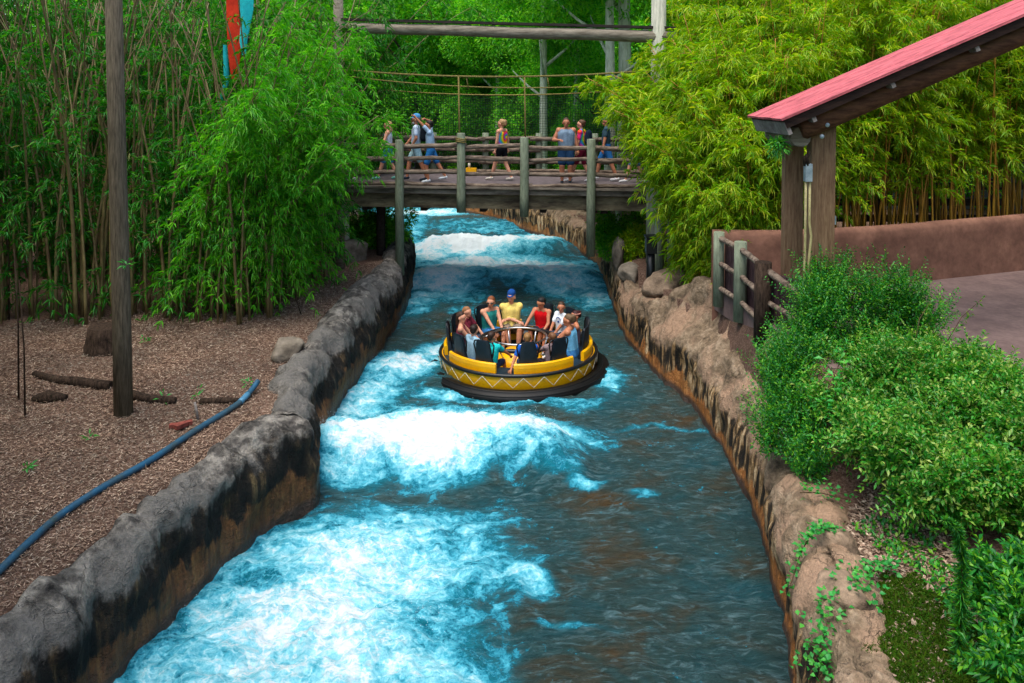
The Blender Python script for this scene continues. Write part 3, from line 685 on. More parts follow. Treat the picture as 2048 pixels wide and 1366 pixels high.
def person(loc, face, h, label, pose='stand', top='ffffff', bottom='334466', skin='fair', hair='3a2a1c', hairstyle='short', hat=None,
           sleeve='short', legs='shorts', shoe='dddddd', hands=None, feet=None, head_yaw=0, head_pitch=0, lean=0, twist=0, bulk=1.0, beard=None,
           glasses=False, pack=None, group=None, shirtprint=False, headband=None, headphones=None):
    """local frame: +Y is where the body faces, +X its right-hand side. hands = (left, right) targets in local metres"""
    root = thing('person', loc, label, 'person', group, rz=0.0)
    root.rotation_euler = (0, 0, face); ORG[root] = np.zeros(3)
    S = h
    seated = pose == 'sit'
    hipz = (.10*S + .02 if seated else .515*S)
    up = np.array((math.sin(0), math.sin(lean), math.cos(lean)))
    fw = np.array((0, math.cos(lean), -math.sin(lean)))
    rt = np.array((math.cos(twist), math.sin(twist), 0)); rt = rt - up*np.dot(rt, up); rt /= np.linalg.norm(rt); fw2 = np.cross(up, rt)
    pel = np.array((0, 0, hipz)); chest = pel + up*.235*S; neck = pel + up*.325*S; 
    shL = pel + up*.298*S - rt*.105*S; shR = pel + up*.298*S + rt*.105*S
    hpL = pel + np.array((-.052*S,0,0)); hpR = pel + np.array((.052*S,0,0))
    caps = []; B = bulk
    def cap(a, b, ra, rb, m): caps.append((np.array(a,float), np.array(b,float), ra, rb, m))
    # torso (two side columns keep it wider than deep)
    for sgn in (-1, 1):
        cap(pel + rt*sgn*.040*S + up*.03*S, chest + rt*sgn*.062*S, .060*S*B, .060*S*B, 'top')
        cap(pel + rt*sgn*.045*S - up*.01*S, pel + rt*sgn*.045*S + up*.045*S, .066*S*B, .062*S*B, 'bottom')
        shp = (shL if sgn < 0 else shR) - up*.012*S; c0_ = chest + rt*sgn*.05*S
        if sleeve == 'tank': cap(c0_, c0_+(shp-c0_)*.45, .058*S*B, .050*S*B, 'top'); cap(c0_+(shp-c0_)*.5, shp, .047*S*B, .041*S*B, 'skin')
        else: cap(c0_, shp, .058*S*B, .044*S*B, 'top')
    cap(pel + up*.06*S + fw2*.012*S, chest + fw2*.01*S, .064*S*B, .062*S*B, 'top')
    cap(shL*.55 + neck*.45 - up*.01*S, shR*.55 + neck*.45 - up*.01*S, .034*S, .034*S, 'top' if sleeve != 'tank' else 'skin')
    hc = neck + up*.074*S + fw2*.012*S
    cap(neck - up*.03*S, hc, .031*S, .031*S, 'skin')
    # head
    cy_, sy_ = math.cos(head_yaw), math.sin(head_yaw)
    hf = fw2*cy_ - rt*sy_; hr = rt*cy_ + fw2*sy_
    hu = np.cross(hr, hf); hf = hf*math.cos(head_pitch) - hu*math.sin(head_pitch); hu = np.cross(hr, hf)
    hs = S if S > 1.4 else .55*S + .63                         # children have larger heads
    r_h = .047*hs
    cap(hc + hu*.018*hs - hf*.012*hs, hc + hu*.018*hs + hf*.010*hs, .052*hs, .050*hs, 'skin')
    cap(hc - hu*.025*hs + hf*.012*hs, hc - hu*.034*hs + hf*.030*hs, .038*hs, .026*hs, 'skin')
    cap(hc + hf*.052*hs + hu*.004*hs, hc + hf*.060*hs - hu*.010*hs, .007*hs, .010*hs, 'skin')
    for sgn in (-1,1): cap(hc + hr*sgn*.052*hs - hf*.006*hs + hu*.006*hs, hc + hr*sgn*.054*hs - hf*.006*hs - hu*.010*hs, .010*hs, .008*hs, 'skin')
    # arms
    ua, fa = .172*S, .150*S
    hd = hands or (None, None); HP = []
    for sgn, sh, tg in ((-1, shL, hd[0]), (1, shR, hd[1])):
        if tg is None: tg = sh + np.array((sgn*.05*S, .05*S, -.315*S))
        tg = np.array(tg, float)
        el, wr = ik(sh, tg, ua, fa, np.array((sgn*.7, -.6, -.5)))
        q = sh + (el - sh)*(.62 if sleeve == 'short' else .16)
        if sleeve == 'long': cap(sh, el, .034*S*B, .028*S*B, 'top'); cap(el, el + (wr-el)*.9, .028*S*B, .022*S, 'top')
        elif sleeve == 'short': cap(sh, q, .033*S*B, .036*S*B, 'top')
        cap(sh, el, .031*S*B, .024*S*B, 'skin'); cap(el, wr, .0245*S*B, .0165*S, 'skin')
        fd = (wr - el)/np.linalg.norm(wr - el); pc = wr + fd*.030*S
        cap(wr, pc, .017*S, .019*S, 'skin'); HP.append((sgn, wr, fd, pc))
    # legs
    th, shn = .245*S, .245*S
    ft = feet or ((-.06*S, .03, .04*S), (.06*S, .03, .04*S))
    FT = []
    for sgn, hp, tg in ((-1, hpL, ft[0]), (1, hpR, ft[1])):
        kn, an = ik(hp, np.array(tg, float), th, shn, np.array((sgn*.12, 1.0, .35 if seated else .0)))
        m_ = 'bottom' if legs in ('long', 'shorts', 'skirt') else 'skin'
        cap(hp, kn, .056*S*B, .036*S*B, 'skin' if legs != 'long' else 'bottom')
        if legs == 'long': cap(kn, an, .040*S, .030*S, 'bottom')
        elif legs == 'skirt': cap(hp, hp+(kn-hp)*.6, .066*S*B, .070*S*B, 'bottom')
        else: cap(hp, hp+(kn-hp)*(.8 if legs == 'shorts' else .38), .062*S*B, .053*S*B, 'bottom')
        cap(kn, kn+(an-kn)*.45, .034*S*B, .031*S*B, 'skin' if legs != 'long' else 'bottom'); cap(kn+(an-kn)*.4, an, .031*S*B, .020*S, 'skin' if legs != 'long' else 'bottom')
        if len(np.array(tg)) and feet and len(feet) == 3: tf = np.array(feet[2], float)
        else: tf = np.array((0,1.0,-.12))
        cap(an + np.array((0,-.012*S,-.012*S)), an + tf*.095*S + np.array((0,0,-.018*S)), .026*S, .020*S, 'shoe')
    me = remeshed([c[:4] for c in caps], .0135, 2)
    slots = {'skin': SKIN[skin], 'top': top if not isinstance(top, str) else cloth(top), 'bottom': cloth(bottom), 'shoe': cloth(shoe)}
    keys = ['skin','top','bottom','shoe']
    n = len(me.polygons); C = np.zeros(n*3); me.polygons.foreach_get('center', C); C = C.reshape(-1,3)
    best = np.full(n, 1e9); mi = np.zeros(n, np.int32)
    for c in caps:
        d = seg_dist(C, c[0], c[1], c[2], c[3]) - (.004 if c[4] != 'skin' else 0)
        k = d < best; best[k] = d[k]; mi[k] = keys.index(c[4])
    # append fingers, eyes and mouth to the same mesh
    bm = bmesh.new(); me.polygons.foreach_set('material_index', mi); bm.from_mesh(me)
    def app(caps2, slot, nn=6):
        v = []; f = []
        for c in caps2: capsule(v, f, c[0], c[1], c[2], c[3], nn)
        vs = [bm.verts.new(tuple(map(float,p))) for p in v]
        for q in f:
            fc = bm.faces.new([vs[i] for i in q]); fc.material_index = slot; fc.smooth = True
    for sgn, wr, fd, pc in HP:
        side = np.cross(fd, np.array((0,0,1.0))); 
        if np.linalg.norm(side) < .2: side = np.array((0,1.0,0))
        side /= np.linalg.norm(side); curl = np.cross(side, fd); curl = curl if curl[2] < 0 else -curl
        fl = []
        for k, (o, L) in enumerate(((-.017,.030),(-.006,.035),(.005,.033),(.016,.026))):
            a0 = pc + side*o*S + fd*.008*S; a1 = a0 + (fd*.85+curl*.35)*L*S*.6; a2 = a1 + (fd*.5+curl*.85)*L*S*.6
            fl += [(a0,a1,.0062*S,.0056*S), (a1,a2,.0056*S,.0045*S)]
        ts = -sgn if side[1] >= 0 else sgn
        a0 = wr + fd*.012*S + side*ts*.014*S; a1 = a0 + (fd*.6 + side*ts*.75)*.022*S; a2 = a1 + (fd*.9+side*ts*.2+curl*.2)*.02*S
        fl += [(a0,a1,.0072*S,.0064*S), (a1,a2,.0064*S,.0050*S)]
        app(fl, 0)
    for sgn in (-1,1):
        e = hc + hf*.0475*hs + hr*sgn*.021*hs + hu*.010*hs
        app([(e, e+hr*.002, .0058*hs, .0058*hs)], 4)
    mo = hc + hf*.052*hs - hu*.030*hs; app([(mo-hr*.014*hs, mo+hr*.014*hs, .0045*hs, .0045*hs)], 5)
    bm.to_mesh(me); bm.free()
    me.polygons.foreach_set('use_smooth', np.ones(len(me.polygons), bool))
    me.name = 'body'
    link('body', me, [slots[k] for k in keys] + [EYE, LIP], root)
    def part(name, cs, mat, vox=.012, sm=2):
        m2 = remeshed(cs, vox, sm); m2.materials.clear(); return link(name, m2, mat, root)
    hm = hairmat(hair)
    top_c = hc + hu*.033*hs - hf*.020*hs
    H = [(top_c - hf*.004*hs, top_c + hf*.012*hs + hu*.008*hs, .056*hs, .050*hs), (top_c - hf*.012*hs, top_c - hf*.018*hs - hu*.03*hs, .052*hs, .042*hs)]
    if hairstyle == 'ponytail':
        a = top_c - hf*.055*hs; b = a - hf*.04*hs - hu*.035*hs; c_ = b - hf*.005*hs - hu*.08*hs
        H += [(a, b, .022*hs, .026*hs), (b, c_, .026*hs, .012*hs)]
    if hairstyle == 'bun':
        a = top_c - hf*.055*hs + hu*.015*hs; H += [(a, a - hf*.004*hs - hu*.05*hs, .030*hs, .024*hs)]
    if hairstyle == 'long':
        for sgn in (-1,0,1):
            a = top_c - hf*.02*hs + hr*sgn*.034*hs; b = a - hu*.115*hs - hf*(.014 if sgn else .03)*hs
            H += [(a, b, .026*hs, .019*hs)]
    if hairstyle != 'bald': part('hair', H, hm)
    if beard: part('beard', [(hc - hu*.036*hs + hf*.026*hs - hr*.02*hs, hc - hu*.036*hs + hf*.026*hs + hr*.02*hs, .022*hs, .022*hs), (hc - hu*.02*hs + hf*.045*hs, hc-hu*.045*hs+hf*.036*hs, .012*hs, .018*hs)], hairmat(beard), .010)
    if hat:
        ht = part('cap', [(top_c + hu*.022*hs - hf*.004*hs, top_c + hu*.026*hs + hf*.012*hs, .056*hs, .052*hs), (top_c + hu*.012*hs + hf*.03*hs - hr*.02*hs, top_c + hu*.012*hs + hf*.03*hs + hr*.02*hs, .026*hs, .026*hs)], cloth(hat))
        br = []
        for k in range(-3,4): br.append((top_c + hu*.012*hs + hr*k*.013*hs + hf*.035*hs, top_c + hu*.004*hs + hr*k*.011*hs + hf*(.092-.003*k*k)*hs, .007*hs, .006*hs))
        m2 = remeshed(br, .008, 1); m2.materials.clear(); link('brim', m2, cloth(hat), ht)
    if glasses:
        part('sunglasses', [(hc + hf*.053*hs + hu*.010*hs + hr*s_*.021*hs - hr*.008*hs, hc + hf*.053*hs + hu*.010*hs + hr*s_*.021*hs + hr*.008*hs, .011*hs, .011*hs) for s_ in (-1,1)] + [(hc + hr*s_*.05*hs + hu*.012*hs, hc + hf*.05*hs + hr*s_*.036*hs + hu*.012*hs, .006*hs, .006*hs) for s_ in (-1,1)], M['black'], .006, 1)
    if headband:
        ring = [top_c + hu*.012*hs + (hf*math.cos(a) + hr*math.sin(a))*.056*hs for a in np.linspace(0, 2*math.pi, 15)]
        part('headband', [(ring[i], ring[i+1], .009*hs, .009*hs) for i in range(14)], cloth(headband), .008, 1)
    if pack:
        b = chest - fw2*.115*S*B
        part('backpack', [(b - up*.10*S - rt*.04*S, b + up*.03*S - rt*.035*S, .055*S, .045*S), (b - up*.10*S + rt*.04*S, b + up*.03*S + rt*.035*S, .055*S, .045*S), (b - up*.10*S, b+up*.04*S, .06*S, .05*S)], cloth(pack), .014)
    if shirtprint:
        mb = MB(); c_ = chest + fw2*.068*S*B + up*.005*S
        for k in range(7):
            a = R(-60 + 20*k); mb.ball(tuple(c_ + rt*math.sin(a)*.05*S + up*(math.cos(a)*.05-.02)*S), (.008*S,.006*S,.008*S), 6)
        mb.ball(tuple(c_ - up*.03*S), (.02*S,.010*S,.016*S), 8)
        tag(mb.build('shirt_print', cloth('2a4a9a'), root), kind='stuff')
    return root
# ================================================================ the raft (local frame, origin at its centre on the water)
RAFT_XY = (PD(1037,700,15.72)[0], 15.72)
RAFT_Z = float(zw0(15.72)) - .10
def build_raft():
    root = thing('river_raft', (RAFT_XY[0], RAFT_XY[1], RAFT_Z), 'round yellow river raft with black rubber tube and twelve seated riders', 'raft')
    ORG[root] = np.zeros(3); root.rotation_euler = (R(-1.0), R(-.9), 0)
    mb = MB(); n = 96
    prof = [(1.735+.19*math.cos(a), -.015+.135*math.sin(a)) for a in np.linspace(0, 2*math.pi, 20, endpoint=False)]
    tb = mb.lathe(prof, n=n, close_prof=True).build('rubber_tube', M['tube'], root)
    for zz, rr in ((.055,1.885),(.105,1.79)):
        MB().tube([(rr*math.sin(a), -rr*math.cos(a), zz) for a in np.linspace(0,2*math.pi,80,endpoint=False)], .022, 6, closed=True).build('rubber_strake', M['tube'], tb)
    hull = MB().lathe([(1.56,-.02),(1.60,.06),(1.62,.20),(1.63,.36),(1.60,.365),(1.58,.36)], n=n).build('hull', M['yellow'], root)
    MB().tube([(1.645*math.sin(a), -1.645*math.cos(a), .365) for a in np.linspace(0,2*math.pi,90,endpoint=False)], .036, 8, closed=True).build('rim', M['black'], root)
    MB().lathe([(1.60,.362),(1.18,.362),(1.16,.30),(1.14,.05)], n=n).build('deck', M['navy'], root)
    MB().lathe([(1.16,.06),(.0,.06)], n=48).build('floor', M['yellowworn'], root)
    hub = MB().lathe([(.52,.06),(.50,.20),(.44,.25),(.30,.27),(.28,.34),(.0,.36)], n=40).build('hub', M['yellow'], root)
    MB().box((.10,-.20,.37),(.10,.08,.09)).build('red_valve', M['red'], hub)
    MB().box((-.14,-.16,.36),(.12,.10,.07)).build('black_valve', M['black'], hub)
    # zigzag rope, one cord per stretch
    N = 26
    for i in range(N):
        a0 = 2*math.pi*i/N + .05; a1 = a0 + math.pi/N; a2 = a0 + 2*math.pi/N
        def p(a, lo): return (1.675*math.sin(a), -1.675*math.cos(a), .33) if not lo else (1.655*math.sin(a), -1.655*math.cos(a), .135)
        MB().tube([p(a0,0), p(a1,1), p(a2,0)], .0062, 5).build('rope', M['whiterope'], root)
    # handrail
    ring = [(.80*math.sin(a), -.80*math.cos(a), .56) for a in np.linspace(0,2*math.pi,64,endpoint=False)]
    hr_ = MB().tube(ring, .045, 8, closed=True).build('grab_ring', M['black'], root)
    MB().tube([(.60*math.sin(a), -.60*math.cos(a), .63) for a in np.linspace(0,2*math.pi,56,endpoint=False)], .02, 8, closed=True).build('grab_rail', M['metal'], root)
    for k in range(6):
        a = R(20 + 60*k)
        MB().tube([(.62*math.sin(a), -.62*math.cos(a), .62), (.56*math.sin(a), -.56*math.cos(a), .40), (.46*math.sin(a), -.46*math.cos(a), .24)], .018, 7).build('stanchion', M['metal'], root)
        MB().tube([(.60*math.sin(a), -.60*math.cos(a), .63), (.80*math.sin(a), -.80*math.cos(a), .56)], .016, 6).build('spoke', M['metal'], hr_)
    # six benches: yellow back panel with a pair of moulded seats
    def seat_mesh():
        mb = MB(); rows = []
        for z, wd, y, th in ((.30,.215,0,.07),(.42,.205,.012,.07),(.62,.175,.035,.06),(.82,.155,.06,.05),(.93,.135,.075,.045),(.97,.11,.08,.035)):
            rows.append([(-wd,-th/2-y,z),(-wd*.55,-th/2-y-.012,z),(wd*.55,-th/2-y-.012,z),(wd,-th/2-y,z),(wd,th/2-y,z),(wd*.6,th/2-y-.02,z),(-wd*.6,th/2-y-.02,z),(-wd,th/2-y,z)])
        vs = [p for r_ in rows for p in r_]; fs = []
        for i in range(len(rows)-1):
            for k in range(8): fs.append((i*8+k, i*8+(k+1)%8, (i+1)*8+(k+1)%8, (i+1)*8+k))
        fs.append(tuple(reversed(range(8)))); fs.append(tuple(len(vs)-8+k for k in range(8)))
        mb.add(vs, fs, False)
        return mb
    bk = None; pan = None; hand = None
    for k in range(6):
        ac = R(20 + 60*k)
        arc = R(23.5)
        pn = MB().lathe([(1.50,.365),(1.565,.365),(1.575,.48),(1.57,.545),(1.55,.56),(1.52,.56),(1.50,.54)], ac-arc, ac+arc, 18, close_prof=True, smooth=False).build('back_panel', M['yellow'], root)
        for s in (-1,1):
            a = ac + s*R(12.6)
            if bk is None:
                bk = seat_mesh().mesh('seat_back')
                m2 = MB(); m2.box((0,.17,.275),(.42,.38,.10)); m2.box((0,.20,.335),(.38,.34,.03)); pan = m2.mesh('seat_pan')
                hm_ = MB()
                for sx in (-1,1): hm_.tube([(sx*.14,-.05,.93),(sx*.205,-.045,.90),(sx*.225,-.03,.76),(sx*.18,-.01,.62)], .016, 6)
                h1 = MB().tube([(.14,-.06,.95),(.20,-.055,.93),(.225,-.04,.86),(.18,-.02,.64)], .016, 6).mesh('handle')
                h2 = MB().tube([(-.14,-.06,.95),(-.20,-.055,.93),(-.225,-.04,.86),(-.18,-.02,.64)], .016, 6).mesh('handle')
                bk.materials.append(M['seat']); pan.materials.append(M['yellowworn']); h1.materials.append(M['black']); h2.materials.append(M['black'])
            st = bpy.data.objects.new('seat', bk); COL.objects.link(st); st.parent = root
            st.location = (1.42*math.sin(a), -1.42*math.cos(a), 0); st.rotation_euler = (0,0,a)
            for nm, me in (('seat_pan',pan),('handle',h1),('handle',h2)):
                c = bpy.data.objects.new(nm, me); COL.objects.link(c); c.parent = st
    return root
build_raft()
def rider(a, hgt, label, hands=None, **kw):
    """sits at angle a (degrees from the camera side, clockwise seen from above to +X); hands in raft polar terms"""
    A = R(a); r0 = 1.22
    loc = np.array((RAFT_XY[0] + r0*math.sin(A), RAFT_XY[1] - r0*math.cos(A), RAFT_Z + .22 + .014*r0*math.sin(A)))
    k = hgt/1.7
    f = ((-.09*k, .46, -.13), (.09*k, .48, -.13))
    return person(loc, A, hgt, label, pose='sit', hands=hands, feet=f, group='people riding the raft', **kw)
def RAIL(x=.12, y=.40, z=.27): return (x, y, z)
rider(7.5, 1.45, 'child with light brown hair and royal blue shirt, arm hanging over the raft side', (( -.42,-.28,.08), (.15,.40,.28)), top='1f5fc0', bottom='2b3a55', hair='9a7040', skin='tan')
rider(32.5, 1.35, 'child in a grey and red shirt seated beside the blue-shirted child on the raft', ((-.13,.40,.28), (.13,.40,.28)), top='9a8688', bottom='3a2f35', hair='7a5030', skin='dark', head_yaw=.2)
rider(67.5, 1.68, 'woman in a light blue tank top with hair tied back holding the raft ring', ((-.10,.46,.26), (.15,.42,.26)), top='79c4ec', bottom='3f7fb8', hair='6b5238', hairstyle='bun', sleeve='tank', head_yaw=.25, lean=.15, skin='tan')
rider(92.5, 1.55, 'girl with dark red hair and headband in a floral strap top on the raft', ((-.1,.35,.25), (.12,.40,.28)), top='7a6a80', bottom='3c4660', hair='40181a', hairstyle='bun', sleeve='tank', headband='c58a7a', skin='tan', head_yaw=.5)
rider(127.5, 1.55, 'boy in a white printed t-shirt with brown hair riding the raft', ((-.06,.34,.22), (.10,.30,.20)), top='dfe6ee', bottom='40485a', hair='4a3322', head_yaw=.75, shirtprint=True, skin='tan')
rider(152.5, 1.62, 'person in a bright red sleeveless shirt with black hair on the raft', ((-.16,.36,.26), (.30,.40,.26)), top='d8141c', bottom='2a2f3a', hair='15110f', sleeve='tank', lean=.12, head_yaw=-.45, head_pitch=.25, skin='tan')
rider(187.5, 1.78, 'man in a yellow shirt and blue cap with folded arms on the raft', ((.15,.20,.46), (-.15,.23,.41)), top='f2d978', bottom='8a7a6a', hair='8f8a80', hat='1f4f96', bulk=1.12, head_yaw=-.5, head_pitch=.15, skin='fair', legs='shorts')
rider(212.5, 1.70, 'woman in a teal tank top with auburn ponytail and sunglasses on the raft', ((-.10,.44,.26), (.05,.40,.27)), top='2f9088', bottom='3a78b0', hair='8a4f2c', hairstyle='ponytail', glasses=True, sleeve='tank', head_yaw=-.75, lean=.08)
rider(247.5, 1.55, 'girl with blonde hair in a burgundy top sitting in the raft', ((-.12,.38,.27), (.10,.36,.26)), top='6a2434', bottom='3a4258', hair='a8744a', hairstyle='long', head_yaw=-.3)
rider(272.5, 1.62, 'woman with long brown hair and bare pink shoulders in the raft', ((-.12,.40,.27), (.12,.36,.26)), top='8a3a4a', bottom='6f8fae', hair='3f2618', hairstyle='long', sleeve='tank', legs='long', head_yaw=-.5)
rider(307.5, 1.50, 'boy with short dark hair and pale blue shirt leaning to the raft ring', ((-.10,.42,.27), (.14,.40,.26)), top='8fb4c8', bottom='6f8fae', hair='2a1c14', legs='long', head_yaw=.35, lean=.12)
rider(332.5, 1.42, 'boy in a turquoise t-shirt with short dark hair riding the raft', ((-.10,.40,.27), (.22,.44,.28)), top='1fc0c0', bottom='24304a', hair='3a2418', head_yaw=-.35, lean=.1, skin='tan')
# ================================================================ footbridge
BZ = PD(925,374,18.95)[2]                                   # deck height
BL = np.array((-6.4, 19.55)); BR = np.array((5.6, 18.25))   # front edge line
bd = (BR-BL)/np.linalg.norm(BR-BL); bn = np.array((-bd[1], bd[0])); BW = 3.3
def onb(px):                                                # parameter along the front edge whose vertical plane shows at px
    d = ray(px, 400); k = d[0]/d[1]
    # x = k*y on the edge line
    t = (k*BL[1]-BL[0])/(bd[0]-k*bd[1]); return t
def bp(t, off=0.0, z=0.0): q = BL + bd*t + bn*off; return (q[0], q[1], BZ + z)
BLEN = float(np.linalg.norm(BR-BL))
def log(mb, a, b, r0, r1, n=8, wob=.012, k=7):
    a = np.array(a,float); b = np.array(b,float); pts = []; rr = []
    for i in range(k):
        t = i/(k-1); pts.append(a+(b-a)*t + np.array([0,0,1])*random.uniform(-wob,wob) + np.array([bn[0],bn[1],0])*random.uniform(-wob,wob)); rr.append((r0+(r1-r0)*t)*random.uniform(.93,1.07))
    return mb.tube(pts, rr, n, wob=.03)
def build_bridge():
    root = thing('footbridge', bp(BLEN/2, BW/2, 0), 'weathered timber footbridge with rustic log railings crossing the rapids', 'bridge')
    c = bp(BLEN/2, BW/2, -.06); rz = math.atan2(bd[1], bd[0])
    MB().box(c, (BLEN, BW-.02, .12), rz).build('deck', M['deck'], root)
    for off in (-.06, BW+.06):
        MB().box(bp(BLEN/2, off, -.075), (BLEN, .14, .19), rz).build('edge_board', M['edge'], root)
    MB().box(bp(BLEN/2, -.16, .0), (BLEN, .10, .05), rz).build('edge_cap', M['edge'], root)
    for off in (.10, BW*.5, BW-.10):
        MB().box(bp(BLEN/2, off, -.34), (BLEN, .16, .42), rz).build('girder', M['girder'], root)
    for t in np.arange(1.0, BLEN, 1.55):
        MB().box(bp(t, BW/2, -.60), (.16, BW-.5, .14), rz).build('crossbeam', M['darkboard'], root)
    PX = [575, 685, 803, 925, 1050, 1182, 1300, 1420]
    ts = [onb(p) for p in PX]
    bot = {575:-2.0, 685:-2.05, 803:-2.25, 925:-.62, 1050:-.70, 1182:-1.65, 1300:-2.2, 1420:-1.9}
    tp = {575:1.22, 685:1.22, 803:1.20, 925:1.38, 1050:1.28, 1182:1.25, 1300:1.25, 1420:1.2}
    for p, t in zip(PX, ts):
        m_ = MB(); x, y, z = bp(t, -.20)
        m_.tube([(x,y,z+bot[p]), (x,y,z-.2), (x+.004,y,z+.5), (x,y,z+tp[p]-.02), (x,y,z+tp[p])], [.112,.112,.108,.105,.09], 12, wob=.02)
        m_.build('post', M['greenpost'], root)
        x, y, z = bp(t+.1, BW+.12)
        MB().tube([(x,y,z-.35),(x,y,z+1.2)], [.10,.098], 10, wob=.02).build('post', M['greenpost'], root)
    for off, yo in ((-.20, 0), (BW+.12, 1)):
        for i in range(len(ts)-1):
            for k, zz in enumerate((1.04, .72, .36, .07)):
                a = bp(ts[i]-random.uniform(.08,.22), off+random.uniform(-.03,.03)+(.13 if i%2 else .10)*(1 if not yo else -1), zz+random.uniform(-.04,.04))
                b = bp(ts[i+1]+random.uniform(.05,.2), off+random.uniform(-.03,.03)+(.10 if i%2 else .13)*(1 if not yo else -1), zz+random.uniform(-.04,.04))
                r_ = random.uniform(.052,.07) if k < 3 else .05
                log(MB(), a, b, r_, r_*.88).build('rail', M['rail'], root)
    # lashing on the tall post
    x,y,z = bp(ts[3], -.20)
    for zz in (1.16,1.20,1.24):
        MB().tube([(x+.128*math.cos(a), y+.128*math.sin(a), z+zz+.015*math.sin(a*2)) for a in np.linspace(0,2*math.pi,14,endpoint=False)], .013, 5, closed=True).build('lashing', M['rope'], root)
    # yellow fixture at the far rail foot
    f = MB().box(bp(onb(908), BW-.55, .13), (.30,.14,.16), rz).build('yellow_box', M['yellow'], root)
    x,y,z = bp(onb(903), BW-.55, .21); MB().tube([(x,y,z),(x,y,z+.14)], .035, 8).build('white_knob', M['whiterope'], f)
    # portal: tall poles, log beam, rope lines and netting
    pl = bp(onb(690), -.45); pr = bp(onb(1312), -.40)
    g = thing('rope_portal', (pl[0],pl[1],1.2), 'tall timber portal with log beam, rope lines and dark netting over the footbridge', 'portal')
    MB().tube([(pl[0],pl[1],1.1),(pl[0],pl[1],5),(pl[0]+.03,pl[1],9.5)], [.14,.13,.12], 12).build('pole', M['logbeam'], g)
    MB().tube([(pr[0],pr[1],1.1),(pr[0],pr[1],5),(pr[0],pr[1],9.5)], [.19,.18,.17], 14).build('pole', M['palepole'], g)
    a = PD(600,54,19.3); b = PD(1345,76,18.3)
    m_ = MB(); n = 14
    m_.tube([a+(b-a)*i/n + np.array((0,-.28,.01*math.sin(i*1.3))) for i in range(n+1)], [.13+.02*i/n for i in range(n+1)], 14, wob=.015); m_.build('log_beam', M['logbeam'], g)
    MB().beam(a+np.array((0,-.28,.195)), b+np.array((0,-.28,.215)), .20, .06).build('beam_cap', M['darkboard'], g)
    yb = BL[1]+.2
    def sag(p0, p1, s, n=16): return [p0+(p1-p0)*i/n - np.array((0,0,1))*s*4*(i/n)*(1-i/n) for i in range(n+1)]
    top1 = sag(PD(690,140,19.4), PD(1312,140,18.6), .17); MB().tube(top1, .026, 6).build('rope_line', M['rope'], g)
    top2 = sag(PD(690,152,19.6), PD(1312,164,18.9), .22); MB().tube(top2, .018, 6).build('rope_line', M['rope'], g)
    for px in (935, 1097):
        MB().tube([PD(px-2,156,19.1), PD(px+2,179,19.2)], .016, 6).build('rope_tie', M['rope'], g)
    for px, y0 in ((918,268),(1050,282)):
        MB().tube([PD(px-1,153,19.05), PD(px,210,19.0), PD(px+1,y0,18.85)], .022, 6).build('hanging_rope', M['rope'], g)
    # net on the far side
    na, nb_ = np.array(bp(onb(640), BW+.25)[:2]), np.array(bp(onb(1330), BW+.25)[:2])
    V = []; F = []
    L = np.linalg.norm(nb_-na); d = (nb_-na)/L; z0, z1 = BZ+.2, BZ+2.55
    def strip(p, q, r_):
        i = len(V); p = np.array(p); q = np.array(q); ax = (q-p)/np.linalg.norm(q-p)
        s1 = np.array((d[0],d[1],0)) if abs(ax[2]) > .5 else np.array((0,0,1.0)); s2 = np.cross(ax, s1)
        for e in (p,q):
            for (u,v_) in ((1,0),(-.5,.87),(-.5,-.87)): V.append(e+(s1*u+s2*v_)*r_)
        F.extend([(i,i+1,i+4,i+3),(i+1,i+2,i+5,i+4),(i+2,i,i+3,i+5)])
    for s in np.arange(0, L, .075):
        zt = z1 - .22*4*(s/L)*(1-s/L)
        x,y = na+d*s; strip((x,y,z0),(x,y,zt), .0065)
    for z in np.arange(z0, z1-.2, .075):
        strip((na[0],na[1],z),(nb_[0],nb_[1],z), .0065)
    o = link('netting', np_mesh('netting', np.array(V)-ORG[g], np.array(F)), M['net'], g); o['kind'] = 'stuff'
    MB().tube(sag(np.array((na[0],na[1],z1)), np.array((nb_[0],nb_[1],z1)), .22), .02, 6).build('rope_line', M['rope'], g)
build_bridge()
# ---- walkers on the bridge
def walker(px, off, hgt, face, label, **kw):
    t = onb(px)
    # move along so that the feet show at px even when standing back from the edge
    for _ in range(4):
        q = BL + bd*t + bn*off; t += ((ray(px,350)[0]/ray(px,350)[1])*q[1]-q[0])
    loc = bp(t, off, 0.0)
    k = hgt
    return person(loc, face, hgt, label, group='people walking over the footbridge', **kw)
STEP = lambda s, h: ((-.055*h, s*.17*h, .04*h), (.055*h, -s*.15*h, .055*h))
LEFT = R(90)
walker(655, 1.6, 1.66, LEFT, 'person in a tan top and pink waistband half hidden by bamboo', top='c08a50', bottom='3a2a30', hair='5a4030', feet=STEP(1,1.66), skin='tan')
walker(692, 1.0, 1.78, LEFT-.3, 'person in dark clothes with a dark backpack behind bamboo beside the bridge pole', top='26303a', bottom='2b3138', skin='tan', hair='2a1a14', pack='1b2026', feet=STEP(-1,1.78), hat='3a2420')
walker(777, 1.35, 1.62, LEFT, 'woman with long blonde hair in a white top and blue shorts on the bridge', top='dfe6f4', bottom='3f8ec0', hair='c9a070', hairstyle='long', sleeve='tank', feet=STEP(1,1.62), shoe='7fd0c0', hands=((-.20,.28,.98),(.20,.22,.86)))
walker(833, 1.15, 1.80, LEFT, 'bearded man in a light blue cap, pale shirt and shorts wearing a black backpack', top='c3d6ea', bottom='a9cfd8', hair='8a8a88', hat='4f93c4', beard='b0aea8', pack='1d242c', glasses=True, feet=STEP(-1,1.8), hands=((-.22,.1,.95),(.14,.30,.98)), shoe='2a3440', skin='tan')
